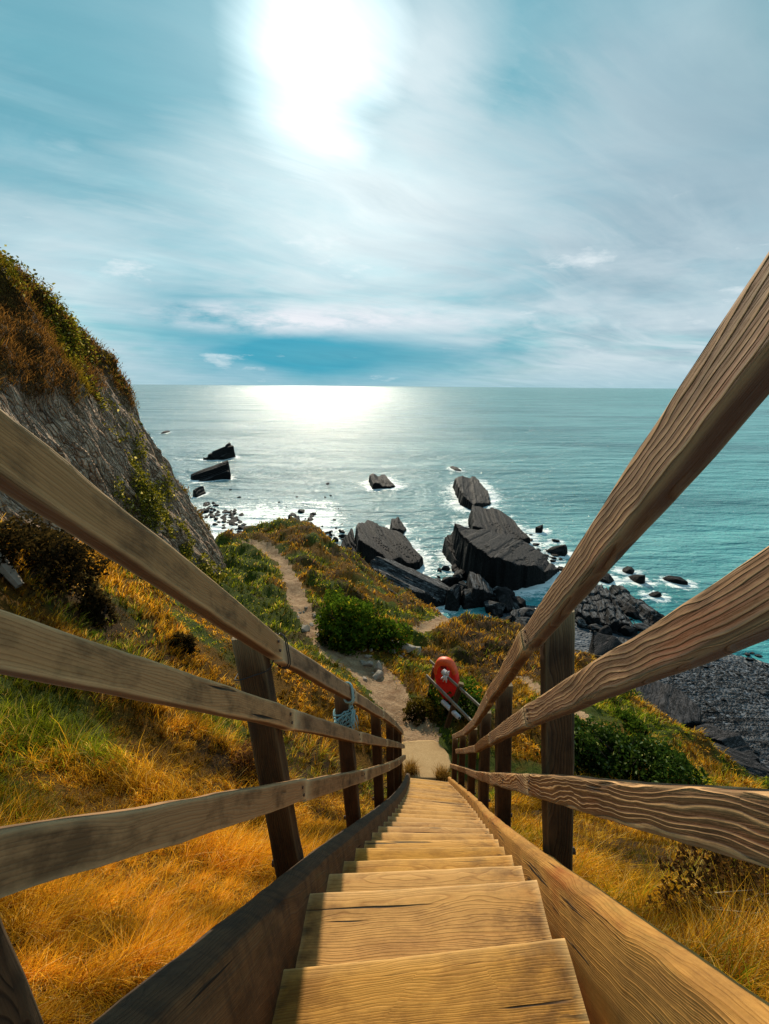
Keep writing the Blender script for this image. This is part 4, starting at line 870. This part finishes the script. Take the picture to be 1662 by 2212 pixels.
for lb, tp in (('upper pale rock fin on the headland edge behind the big bush', [(598, 198, .5), (648, 208, .7), (698, 285, .7), (690, 300, .5), (640, 262, .4)]), ('middle pale rock fin on the headland edge behind the big bush', [(655, 345, .4), (715, 352, .7), (805, 440, .8), (790, 455, .5), (700, 405, .4)]),
               ('longest pale rock fin below the ribbed reef slab', [(838, 335, .5), (930, 375, .8), (1050, 455, .8), (1040, 480, .5), (930, 430, .4)]), ('lowest pale rock fin where the small path ends', [(1008, 470, .4), (1075, 482, .7), (1098, 505, .7), (1085, 525, .4), (1030, 505, .4)])):
    slab_rock('outcrop_rock', lb, tp, z7, OUTR, -12.7, rough=.35, step=.35, wall=3, foam=False, group=g4, deep=-5.0, res=.15, cat='rock')
def inpoly_px(n, box, test=lambda x, y: True):
    out = []
    while len(out) < n:
        x, y = random.uniform(box[0], box[2]), random.uniform(box[1], box[3])
        if test(x, y): out.append((x, y))
    return out
def strew(n, box, s0, s1, meshes, label, group, dz=0.0, test=lambda x, y: True, name='shore_boulder', cat='boulder', level=None, power=2.0, sq=1.0):
    for x, y in inpoly_px(n, box, test):
        q = on_level(x, y, SEA+.3); z = max(float(beach_z(q[0], q[1])[0]), SEA) if level is None else level
        q = on_level(x, y, z); s = s0+(s1-s0)*random.random()**power
        rock(name, random.choice(meshes), (q[0], q[1], q[2]+s*.12+dz), s*.5, label, cat, group, sq=sq)
strew(95, (945, 1225, 1150, 1375), .9, 5.0, BM+BMG, 'grey angular boulder in the jumble between headland and turquoise pool', 'boulders between headland and pool', test=lambda x, y: abs((y-1235)-(x-955)*.66) < 34 and not (1085 < x and y < 1292))
strew(70, (1232, 1290, 1420, 1405), .5, 3.0, BMG+BM, 'grey broken block on the rocky shore behind the first right hand post', 'blocks on the rocky shore', test=lambda x, y: abs((y-1325)-(x-1290)*.45) < 48)
strew(60, (1290, 1385, 1660, 1640), .35, 1.3, BMG, 'grey stone lying on the pebble beach', 'stones on the pebble beach', test=lambda x, y: y > 1395+(x-1290)*.05 and y < 1480+(x-1290)*.45)
strew(34, (700, 1140, 800, 1190), .6, 2.4, BM, 'dark boulder at the foot of the headland beside the left reef', 'boulders at the headland foot', level=SEA, test=lambda x, y: abs((y-1150)-(x-700)*.5) < 22)
strew(46, (425, 1030, 770, 1160), .5, 1.8, BM, 'small dark rock awash in the glittering surf', 'small rocks awash in the surf', level=SEA-.1, name='surf_rock', cat='rock', test=lambda x, y: y > 1040+(x < 560)*0 and random.random() < .25+.75*sstep(1050, 1140, np.array(y)))
strew(30, (1110, 1120, 1215, 1245), .6, 2.2, BM, 'broken dark rock in the foam behind the right hand reef', 'rocks in the foam behind the reef', level=SEA-.1, name='surf_rock', cat='rock', sq=.5, test=lambda x, y: abs((y-1165)-(x-1140)*.75) < 14)
strew(55, (1225, 1280, 1430, 1410), .9, 3.2, BMG+BM, 'flat layered rock block on the shore ledges behind the first right hand post', 'flat blocks on the shore ledges', sq=.42, test=lambda x, y: abs((y-1325)-(x-1290)*.45) < 55)
# loose stones on the footpath
for k in range(46):
    x, y = random.choice([(random.uniform(755, 830), random.uniform(1390, 1470)), (random.uniform(800, 880), random.uniform(1375, 1420)), (random.uniform(640, 700), random.uniform(1290, 1390))])
    q = hit(x, y); s = random.uniform(.05, .15) if k > 9 else random.uniform(.15, .32)
    big = k <= 9
    rock('path_stone', random.choice(BMP), q+np.array([0, 0, s*.12]), s, 'pale stone lying on the earth path, '+('one of the larger ones' if big else 'fist sized'), 'stone', 'larger stones on the earth path' if big else 'small stones on the earth path')
for k, (x, y, s, lb) in enumerate([(880, 1402, .34, 'left block of the pale outcrop below the big bush'), (897, 1410, .30, 'middle block of the pale outcrop below the big bush'), (866, 1395, .26, 'upper block of the pale outcrop below the big bush'), (795, 1437, .2, 'square stone alone in the middle of the earth path')]):
    q = hit(x, y); rock('outcrop_stone', BMP[k], q+np.array([0, 0, s*.2]), s*1.2, lb, 'stone', 'pale outcrop stones')
# pebbles: uncountable
n = 9000; xs = RNG.uniform(1290, 1662, n*2); ys = RNG.uniform(1390, 1670, n*2); kp = (ys > 1398+(xs-1290)*.06); xs, ys = xs[kp][:n], ys[kp][:n]
Q = np.array([on_level(x, y, SEA+1) for x, y in zip(xs, ys)]); Q[:, 2] = beach_z(Q[:, 0], Q[:, 1])[0]; n = len(Q); s = RNG.uniform(.08, .3, (n, 1))
oct_ = np.array([[1, 0, 0], [0, .8, 0], [-1, 0, 0], [0, -.8, 0], [0, 0, .5]]); th = RNG.uniform(0, 6.28, n); rot = np.stack([np.stack([np.cos(th), -np.sin(th), 0*th], -1), np.stack([np.sin(th), np.cos(th), 0*th], -1), np.stack([0*th, 0*th, 1+0*th], -1)], 1)
PV = (np.einsum('nij,kj->nki', rot, oct_)*s[:, None]+Q[:, None]).reshape(-1, 3); i5 = np.arange(n)[:, None]*5
tag(mesh_np('pebbles', PV, [np.concatenate([i5+np.array([[a, (a+1) % 4, 4]]) for a in range(4)])], ROCKB, None, False, {'strat': PV}), 'pale pebbles strewn over the dark beach', 'pebbles', kind='stuff')

# sea
na, nr = 420, 520
a = np.radians(np.linspace(-70, 70, na)); r = np.concatenate([np.geomspace(34, 420, 400), np.geomspace(430, 60000, 120)]); A_, R_ = np.meshgrid(a, r, indexing='ij'); X_, Y_ = R_*np.sin(A_), R_*np.cos(A_)
foam = np.zeros(X_.shape); nearm = R_ < 420
xn, yn = X_[nearm], Y_[nearm]; fz = np.full(xn.shape, 1e9)
for poly, wdt in SEG:
    c = poly.mean(0); rad_ = np.hypot(*(poly-c).T).max()+9; m = np.hypot(xn-c[0], yn-c[1]) < rad_
    if m.any(): fz[m] = np.minimum(fz[m], -poly_sd(xn[m], yn[m], poly)/wdt)
ppx, ppy = project(np.stack([xn, yn, np.full(xn.shape, SEA)], -1))
f1 = np.exp(-np.clip(fz, 0, 50)**1.0/1.7)*.95
surf = sstep(1040, 1120, ppy)*sstep(800, 700, ppx)*.72 + .35*np.exp(-((ppx-905)/35)**2-((ppy-1190)/50)**2)+.45*np.exp(-((ppx-1110)/60)**2-((ppy-1115-(ppx-1080)*.75)/26)**2)
# breaking wave lines that run along the bay
dist_w = np.hypot(xn+10, yn)+6*fbm(xn*.02, yn*.02, o=3)
wl = np.exp(-((np.mod(dist_w, 31)-15)/1.0)**2)*sstep(210, 120, np.hypot(xn, yn))*sstep(.0, .35, fbm(xn*.03+3, yn*.03, o=3))*sstep(30, 6, xn)
foam[nearm] = np.clip(np.maximum(f1, surf)+.55*wl, 0, 1)
shal = np.zeros(X_.shape); _, dsh = beach_z(xn, yn); al = (xn-SA[0])*sdir[0]+(yn-SA[1])*sdir[1]
shal[nearm] = sstep(-26, 2, dsh)*sstep(-22, 4, al)
ZW = np.full(X_.shape, SEA, float); ZW[nearm] += .16*fbm(xn*.09, yn*.16, o=4)*sstep(34, 90, R_[nearm])+.28*wl
def sea_mat():
    N = NT('sea_water'); pos = N.n('ShaderNodeNewGeometry').outputs['Position']; fo = N.attr('foam').outputs['Fac']; sh = N.attr('shallow').outputs['Fac']
    sep = N.n('ShaderNodeSeparateXYZ', i_0=pos); x, y = sep.outputs[0], sep.outputs[1]
    az = N.math('ARCTAN2', x, y); dist = N.math('SQRT', N.math('ADD', N.math('MULTIPLY', x, x), N.math('MULTIPLY', y, y)))
    ap = N.vmath('MULTIPLY', pos, (.55, 1.0, 0))
    n0 = N.noise(N.vmath('MULTIPLY', pos, (.035, .12, 0)), 1.0, 3, .6, .3)
    big = N.noise(N.vmath('MULTIPLY', pos, (.004, .02, 0)), 1.0, 4, .6); n1 = N.noise(ap, .30, 3, .6, .4); n2 = N.noise(ap, 1.1, 4, .65, .3); n3 = N.noise(ap, 3.2, 2, .6)
    c = N.mixc(N.mapr(az, -.15, .62), (.27, .37, .38), (.15, .43, .43)); c = N.mixc(N.mapr(big, .44, .60, 0, .55), c, (.03, .115, .135)); c = N.mixc(N.mapr(n0, .45, .65, 0, .35), c, (.03, .13, .15)); c = N.mixc(N.math('MULTIPLY', sh, .85), c, (.055, .30, .32))  # raised base tones stand in for sky reflection; dark bands paint the swell
    h = N.math('ADD', N.math('ADD', N.math('MULTIPLY', n0, 5.0), N.math('MULTIPLY', n1, 1.7)), N.math('ADD', N.math('MULTIPLY', n2, .6), N.math('MULTIPLY', n3, .18)))
    nb_ = N.bump(h, 1.0, .80)
    p = N.princ(c, N.math('ADD', N.mapr(dist, 150, 1800, .13, .18), N.mapr(n0, .35, .65, 0, .12)), nb_, N.mapr(N.noise(N.vmath('MULTIPLY', pos, (.8, 1.5, 0)), 1.0, 3, .6, .4), .50, .66, .03, .95), IOR=1.33)
    fn = N.noise(pos, .9, 6, .75, .8); fn2 = N.noise(pos, .22, 4, .6)
    fm = N.mapr(N.math('ADD', N.math('MULTIPLY', fo, .78), N.math('MULTIPLY', N.math('SUBTRACT', N.math('ADD', N.math('MULTIPLY', fn, .7), N.math('MULTIPLY', fn2, .3)), .5), 2.0)), .36, .54)
    d = N.n('ShaderNodeBsdfPrincipled'); N.set(d.inputs['Base Color'], (.72, .78, .78)); N.set(d.inputs['Roughness'], .6); N.set(d.inputs['Normal'], nb_)
    mx = N.n('ShaderNodeMixShader'); N.t.links.new(fm, mx.inputs[0]); N.t.links.new(p.outputs[0], mx.inputs[1]); N.t.links.new(d.outputs[0], mx.inputs[2]); N.t.links.new(mx.outputs[0], N.out.inputs[0]); return N.m
tag(mesh_np('sea', np.stack([X_, Y_, ZW], -1).reshape(-1, 3), [grid_faces(na, nr)], sea_mat(), None, True, {'foam': foam.reshape(-1), 'shallow': shal.reshape(-1)}), kind='structure')

# ------------------------------------------------------------------ small fence with the lifebuoy case
def z10(x, y): return 876.8+x*.122, 1382.7+y*.122
def wboard(name, mat, parent, a, b, up, h, t, **kw): return board(name, mat, parent, a, b, up, h, t, **kw)
FE = empty('lifebuoy_fence'); tag(FE, 'short two rail wooden fence carrying the red lifebuoy case beside the concrete path', 'fence')
ua, ub = at(*z10(430, 365), 11.3), at(*z10(1330, 1190), 9.7); la, lb_ = at(*z10(368, 628), 11.2), at(*z10(1185, 1460), 9.7)
wboard('fence_rail', WOOD_F, FE, ua, ub, (0, 0, 1), .075, .03, nx=20, label='upper rail with the white tie'); wboard('fence_rail', WOOD_F, FE, la, lb_, (0, 0, 1), .085, .035, nx=20)
def post_px(top, bot, Y, w): 
    a = at(*z10(*top), Y); b = at(*z10(*bot), Y); wboard('fence_post', WOOD_P, FE, b, a, (1, .0, 0), w, w*.8, nx=14)
post_px((505, 470), (395, 1120), 11.35, .10); post_px((985, 760), (690, 1640), 10.35, .12)
# lifebuoy case: rounded shield with a groove round the raised rim and a handle slot in the top
CA = empty('lifebuoy_case'); tag(CA, 'red plastic lifebuoy case with orange top hanging on the small fence', 'lifebuoy case')
cc = at(*z10(735, 715), 10.95); xr = at(*z10(930, 640), 10.9)-at(*z10(545, 745), 11.1); upv = at(*z10(700, 385), 11.0)-at(*z10(795, 1030), 10.9)
U = Vector(upv).normalized(); Xv = Vector(xr); Xv = (Xv-U*Xv.dot(U)).normalized(); Yv = U.cross(Xv); M = Matrix((Xv, Yv, U)).transposed().to_4x4(); M.translation = Vector(cc); CA.matrix_world = M
hw, hh = Vector(xr).length*.47, Vector(upv).length*.60
outl = []
for t in np.linspace(0, 2*math.pi, 64, endpoint=False):
    x, z = math.cos(t), math.sin(t); e = 2.8 if z > 0 else 2.2
    k = (abs(x)**e+abs(z)**e)**(-1/e); x, z = x*k, z*k
    outl.append((x*hw*(1-.22*max(0, -z)-.10*max(0, z-.5)), z*hh))
outl = np.array(outl)
lv = [(1.0, .09), (1.02, .03), (1.0, -.05), (.94, -.10), (.84, -.115), (.72, -.122), (.5, -.124), (.25, -.125), (.12, -.125), (.05, -.125)]
V_ = np.concatenate([np.c_[outl[:, 0]*s_, np.full(64, y_), outl[:, 1]*s_] for s_, y_ in [(.05, .09)]+lv]); nl = len(lv)+1
mesh_np('case_body', V_, [grid_faces(nl, 64, True), np.array([list(range(64))]), np.array([list(range((nl-1)*64, nl*64))[::-1]])], REDP, CA, True)
top = [(x, z) for x, z in outl if z > hh*.30]; top = sorted(top, key=lambda p: math.atan2(p[1], p[0])); nt_ = len(top); tv = []; 
for (s0, y0) in ((1.035, .07), (1.05, .0), (1.03, -.085), (.90, -.13), (.72, -.125), (.66, -.10)):
    for x, z in top: tv.append((x*s0, y0, hh*.22+(z-hh*.22)*s0))
mesh_np('case_lid', np.array(tv), [grid_faces(6, nt_)], REDL, CA, True)
for zz, wd in ((.52, .30), (.70, .24)):
    bx_ = np.array([[sx*hw*wd, -.118+dy, hh*zz+sz*.028] for sx in (-1, 1) for dy in (0, -.03) for sz in (-1, 1)])
    mesh_np('lid_slot', bx_, [np.array([[0, 1, 3, 2], [4, 6, 7, 5], [0, 4, 5, 1], [2, 3, 7, 6], [0, 2, 6, 4], [1, 5, 7, 3]])], REDD, CA, False)
# white tie round the upper rail
kn = at(*z10(700, 590), 10.65); sv, sf = [], []
rd = Vector(ub-ua).normalized(); sdv = rd.cross(Vector((0, 0, 1))).normalized(); upr = sdv.cross(rd)
for k in range(5):
    o_ = (k-2)*.028; add_tube(sv, sf, [np.array(kn)+np.array(rd)*o_+np.array(sdv)*.055*math.cos(t)+np.array(upr)*.07*math.sin(t) for t in np.linspace(0, 6.28, 15)], .018, 6)
for dx, dz in ((-.05, -.17), (.02, -.2), (.03, .14), (.08, .12), (-.10, -.10)):
    add_tube(sv, sf, [kn+np.array([0, -.06, 0]), kn+np.array([dx*.6, -.10, dz*.5]), kn+np.array([dx*1.1, -.08, dz])], [.026, .03, .014], 6)
tag(mesh_np('white_tie', np.array(sv), [np.array(sf)], ROPEW, None, True), 'white cloth tie knotted round the upper rail in front of the red case', 'rope')
sv, sf = [], []; a, b = at(*z10(650, 1085), 10.75), at(*z10(950, 1380), 10.1); add_tube(sv, sf, [a+(b-a)*t for t in (-.04, 0, .02, .5, .98, 1.0)], [.02, .05, .06, .062, .06, .03], 10)
tag(mesh_np('white_pipe', np.array(sv), [np.array(sf)], PIPEM, None, True), 'pale pipe lying below the lower rail of the small fence', 'pipe')

# far fence on the lower path
FF = empty('path_fence', tuple(hit(1260, 1432))); tag(FF, 'tiny post and rail fence at the top of the beach', 'fence')
fb = [on_level(x, y, SEA+7.5) for x, y in ((1236, 1422), (1251, 1426), (1266, 1430), (1280, 1434), (1296, 1438))]
fo_ = np.array(FF.location)
for q in fb: board('fence_post', WOOD_P, FF, Vector(q-fo_)-Vector((0, 0, 1.2)), Vector(q-fo_)+Vector((0, 0, 1.05)), (1, 0, 0), .14, .12, nx=4)
for hgt in (.95, .45):
    for a, b in zip(fb[:-1], fb[1:]): board('fence_rail', WOOD_P, FF, Vector(a-fo_)+Vector((0, 0, hgt)), Vector(b-fo_)+Vector((0, 0, hgt)), (0, 0, 1), .12, .06, nx=4)

# ------------------------------------------------------------------ rope and wire on the left railing
def rail_pt(side, kind, s, du=0.0, dw=0.0): return stair_pt(cS(s)+side*(.4375+du), s, wv(RAIL[(kind, side)], s)+dw)
def loop_round(s, kind, side, rad, jit, turns, ds, wcen=0, hgt=.058, thk=.026, rng=RNG):
    pts = []
    n = int(turns*18)
    for k in range(n+1):
        t = 2*math.pi*k/18; f_ = k/n
        du, dw = math.cos(t), math.sin(t); e = 4; kk_ = (abs(du)**e+abs(dw)**e)**(-1/e)
        pts.append(rail_pt(side, kind, s+ds*f_+rng.normal()*jit, du*kk_*thk, dw*kk_*hgt*1.22+wcen))
    return pts
sv, sf = [], []
for k in range(6):
    pts = loop_round(2.60+RNG.uniform(0, .05), 'top', -1, 0, .002, 1.0, RNG.uniform(-.02, .03)); add_tube(sv, sf, pts, .0055, 5)
for k in range(5):   # round the post below
    pts = []
    for t in np.linspace(0, 6.28, 20):
        du, ds_ = math.cos(t), math.sin(t); e = 4; kk_ = (abs(du)**e+abs(ds_)**e)**(-1/e)
        s0 = 2.75+ds_*kk_*.045; pts.append(stair_pt(cS(2.75)-.515+du*kk_*.062, s0, wv(RAIL[('top', -1)], 2.75)-.09-.028*k+RNG.normal()*.006+.03*math.cos(t)))
    add_tube(sv, sf, pts, .0065, 5)
add_tube(sv, sf, [rail_pt(-1, 'top', 2.63, 0, -.06), stair_pt(cS(2.7)-.46, 2.70, wv(RAIL[('top', -1)], 2.7)-.09), stair_pt(cS(2.75)-.455, 2.72, wv(RAIL[('top', -1)], 2.75)-.10)], .006, 5)
for k in range(16):  # frayed ends
    b0 = stair_pt(cS(2.70)-.44+RNG.uniform(-.10, .02), 2.70, wv(RAIL[('top', -1)], 2.70)-.10-RNG.uniform(0, .1)); d = np.array([RNG.uniform(-.12, .06), -RNG.uniform(.01, .05), -RNG.uniform(.02, .13)])
    add_tube(sv, sf, [b0, b0+d*.5+np.array([0, -.02, .025]), b0+d], [.005, .004, .0015], 4)
tag(mesh_np('frayed_rope', np.array(sv), [np.array(sf)], ROPEB, None, True), 'frayed pale blue rope tied round the left handrail and its second post', 'rope')
sv, sf = [], []
for ds_ in (0, .018): add_tube(sv, sf, loop_round(1.56+ds_, 'top', -1, 0, .001, 1.0, .004, hgt=.056, thk=.024), .0024, 5)
tipb = rail_pt(-1, 'top', 1.565, .024, .07); add_tube(sv, sf, [tipb, tipb+np.array([-.004, -.004, .03]), tipb+np.array([-.006, 0, .05])], [.0024, .002, .001], 4)
pts = []
for t in np.linspace(0, 6.28, 24):
    du, ds_ = math.cos(t), math.sin(t); e = 5; kk_ = (abs(du)**e+abs(ds_)**e)**(-1/e)
    pts.append(stair_pt(cS(1.5)-.518+du*kk_*.066, 1.5+ds_*kk_*.043, wv(RAIL[('top', -1)], 1.5)-.085+.02*du))
add_tube(sv, sf, pts, .0022, 5)
tag(mesh_np('binding_wire', np.array(sv), [np.array(sf)], WIREM, None, True), 'thin dark wire bound round the first left post and handrail', 'wire')

# ------------------------------------------------------------------ camera, sun, sky
cam = bpy.data.cameras.new('camera'); co = bpy.data.objects.new('camera', cam); COL.objects.link(co)
Rm = Matrix((CAMR[0], -CAMR[1], -CAMR[2])).transposed().to_4x4(); co.matrix_world = Rm
cam.sensor_fit = 'VERTICAL'; cam.sensor_height = 36; cam.sensor_width = 36; cam.lens = F/H0*36; cam.clip_start = .03; cam.clip_end = 200000
SC.camera = co
SD = ray(668, 118); SD /= np.linalg.norm(SD)
SUN_EL, SUN_AZ = math.asin(SD[2]), math.atan2(SD[0], SD[1])
sl = bpy.data.lights.new('sun', 'SUN'); sl.energy = 5.0; sl.angle = math.radians(1.2); sl.color = (1, .88, .68)
so = bpy.data.objects.new('sun', sl); COL.objects.link(so); so.rotation_euler = Vector(-SD).to_track_quat('-Z', 'Y').to_euler()
w = bpy.data.worlds.new('World'); SC.world = w; w.use_nodes = True
class WN(NT):
    def __init__(s, t): s.t = t
N = WN(w.node_tree); nt = w.node_tree; nt.nodes.clear()
wo = nt.nodes.new('ShaderNodeOutputWorld'); bg = nt.nodes.new('ShaderNodeBackground'); bg.inputs[1].default_value = .1; nt.links.new(bg.outputs[0], wo.inputs[0])
sky = nt.nodes.new('ShaderNodeTexSky'); sky.sky_type = 'NISHITA'; sky.sun_disc = False; sky.sun_elevation = SUN_EL; sky.sun_rotation = SUN_AZ; sky.air_density = 1.2; sky.dust_density = .6; sky.ozone_density = 2.5
dirv = N.n('ShaderNodeTexCoord').outputs['Generated']
dirn = N.vmath('NORMALIZE', dirv)
sp = N.n('ShaderNodeSeparateXYZ', i_0=dirn); dz_ = sp.outputs[2]
den = N.math('ADD', N.math('MAXIMUM', dz_, 0.0), .10)
pl = N.n('ShaderNodeCombineXYZ', i_0=N.math('DIVIDE', sp.outputs[0], den), i_1=N.math('DIVIDE', sp.outputs[1], den), i_2=0.0).outputs[0]
wn = N.n('ShaderNodeTexNoise', i_Scale=.7, i_Detail=1.5); N.set(wn.inputs['Vector'], pl)
pw = N.vmath('ADD', pl, N.vmath('MULTIPLY', N.vmath('SUBTRACT', wn.outputs['Color'], (.5, .5, .5)), (.8, .8, 0)))
rotn = N.n('ShaderNodeMapping'); rotn.inputs['Rotation'].default_value = (0, 0, math.radians(-38)); N.set(rotn.inputs['Vector'], pw)
streak = N.noise(N.vmath('MULTIPLY', rotn.outputs[0], (.55, 2.0, 1)), 1.0, 7, .56, .5)
veil = N.noise(pw, .62, 5, .5)
lowc = N.noise(N.vmath('MULTIPLY', dirn, (3.2, 3.2, 15)), 1.0, 6, .55, .3)
puff = N.noise(N.vmath('MULTIPLY', dirn, (6, 6, 22)), 1.0, 7, .62, .1)
K = 10.0
def kc(r_, g_, b_): return (r_*K, g_*K, b_*K)
base = N.ramp(dz_, [(0, (.30, .50, .58)), (.07, (.25, .53, .64)), (.2, (.34, .61, .70)), (.34, (.22, .51, .61)), (.50, (.075, .31, .41)), (1, (.08, .30, .42))])
base = N.vmath('MULTIPLY', base, (K, K, K))
skyc = N.mixc(.18, base, N.vmath('MULTIPLY', sky.outputs[0], (.75, 1.05, 1.0)))
def blob(x, y, sx, sz):
    d = ray(x, y); d = d/np.linalg.norm(d); v = N.vmath('MULTIPLY', N.vmath('SUBTRACT', dirn, tuple(d)), (1/sx, 1/sx, 1/sz)); ln = N.n('ShaderNodeVectorMath', operation='LENGTH'); N.set(ln.inputs[0], v); return ln.outputs['Value']
edge = N.math('MULTIPLY', N.math('SUBTRACT', lowc, .5), 1.1)
def patch(x, y, sx, sz, a=1.15, b=.2): return N.mapr(N.math('ADD', blob(x, y, sx, sz), edge), a, b)
sedge = N.math('MULTIPLY', N.math('SUBTRACT', N.noise(N.vmath('MULTIPLY', rotn.outputs[0], (.5, 1.6, 1)), 1.3, 7, .6, .2), .5), 2.2)
def mass(x, y, sx, sz, a=1.25, b=.15): return N.mapr(N.math('ADD', blob(x, y, sx, sz), sedge), a, b)
# thin cloud veil
cm = N.mapr(N.math('ADD', N.math('MULTIPLY', streak, .62), N.math('MULTIPLY', veil, .38)), .47, .64)
skyc = N.mixc(N.math('MULTIPLY', cm, .70), skyc, kc(.64, .80, .84))
rot2 = N.n('ShaderNodeMapping'); rot2.inputs['Rotation'].default_value = (0, 0, math.radians(24)); rot2.inputs['Location'].default_value = (3.1, 1.7, 0); N.set(rot2.inputs['Vector'], pw)
wisp = N.noise(N.vmath('MULTIPLY', rot2.outputs[0], (.7, 2.2, 1)), 1.0, 8, .58, .15)
skyc = N.mixc(N.mapr(wisp, .50, .72, 0, .65), skyc, kc(.62, .78, .83)); skyc = N.mixc(N.mapr(veil, .52, .36, 0, .45), skyc, kc(.10, .38, .48))
# grey lavender cloud mass on the right
gm = N.math('MULTIPLY', N.mapr(sp.outputs[0], .05, .5), N.mapr(N.noise(pw, 1.1, 5, .55), .42, .6, .25, .8))
skyc = N.mixc(gm, skyc, kc(.30, .44, .53))
skyc = N.mixc(N.math('MULTIPLY', N.mapr(streak, .52, .66), N.mapr(sp.outputs[0], -.05, .35, 0, .8)), skyc, kc(.62, .74, .80))
for x_, y_, sx_, sz_, am, cc_ in ((150, 120, .42, .24, .85, (.095, .36, .46)), (1090, 150, .22, .13, .9, (.13, .40, .50)), (1640, 110, .10, .10, .95, (.05, .30, .38)), (1330, 130, .10, .08, .7, (.10, .36, .46)),
                                (860, 450, .36, .13, .75, (.84, .93, .95)), (1480, 200, .20, .16, .6, (.55, .68, .74)), (930, 130, .10, .09, .65, (.72, .82, .86)), (1430, 470, .40, .16, .7, (.27, .42, .51)), (100, 520, .25, .06, .5, (.66, .80, .85))):
    skyc = N.mixc(N.math('MULTIPLY', mass(x_, y_, sx_, sz_), am), skyc, kc(*cc_))
# low cloud bank with clear teal gaps over the horizon
lowm = N.math('MULTIPLY', N.mapr(dz_, .33, .10), N.mapr(lowc, .42, .60)); skyc = N.mixc(N.math('MULTIPLY', lowm, .8), skyc, kc(.60, .72, .78))
skyc = N.mixc(N.math('MULTIPLY', N.mapr(dz_, .05, .0), .75), skyc, kc(.34, .56, .65))
skyc = N.mixc(patch(670, 765, .30, .058, 1.45, .35), skyc, kc(.022, .35, .50)); skyc = N.mixc(N.math('MULTIPLY', patch(430, 668, .16, .055), .8), skyc, kc(.09, .38, .50))
skyc = N.mixc(N.math('MULTIPLY', patch(880, 770, .34, .03), .6), skyc, kc(.09, .37, .48))
skyc = N.mixc(N.math('MULTIPLY', patch(720, 690, .42, .036, 1.0, .3), N.mapr(puff, .36, .55)), skyc, kc(.78, .82, .88))
skyc = N.mixc(N.math('MULTIPLY', N.mapr(puff, .60, .76, 0, .8), N.mapr(dz_, .36, .22)), skyc, kc(.85, .92, .95))
fine = N.noise(N.vmath('MULTIPLY', rotn.outputs[0], (1.6, 5.0, 1)), 1.0, 9, .62, .3)
skyc = N.vmath('MULTIPLY', skyc, N.n('ShaderNodeCombineXYZ', i_0=N.mapr(fine, .25, .75, .90, 1.10), i_1=N.mapr(fine, .25, .75, .93, 1.07), i_2=N.mapr(fine, .25, .75, .95, 1.05)).outputs[0])
# sun behind thin cloud
dt = N.n('ShaderNodeVectorMath', operation='DOT_PRODUCT'); N.set(dt.inputs[0], dirn); dt.inputs[1].default_value = tuple(SD)
an = N.math('ARCCOSINE', N.math('MINIMUM', dt.outputs['Value'], .99999))
an2 = N.math('ADD', an, N.math('MULTIPLY', N.math('SUBTRACT', streak, .5), .20))
core = N.math('MULTIPLY', N.math('POWER', N.mapr(an2, .145, .045), 1.2), 8.0)
halo = N.math('MULTIPLY', N.math('EXPONENT', N.math('MULTIPLY', N.math('MAXIMUM', an2, 0.0), -5.0)), 3.3)
glow = N.math('ADD', core, halo)
gl = N.vmath('MULTIPLY', N.n('ShaderNodeCombineXYZ', i_0=glow, i_1=glow, i_2=glow).outputs[0], (1.0, .98, .93))
nt.links.new(N.vmath('ADD', skyc, gl), bg.inputs[0])
SC.view_settings.view_transform = 'Standard'; SC.view_settings.look = 'None'; SC.view_settings.exposure = 0; SC.view_settings.gamma = 1
SC.cycles.use_denoising = True
SC.cycles.max_bounces = 6; SC.cycles.diffuse_bounces = 3; SC.cycles.glossy_bounces = 2; SC.cycles.transmission_bounces = 2
SC.cycles.sample_clamp_indirect = 6
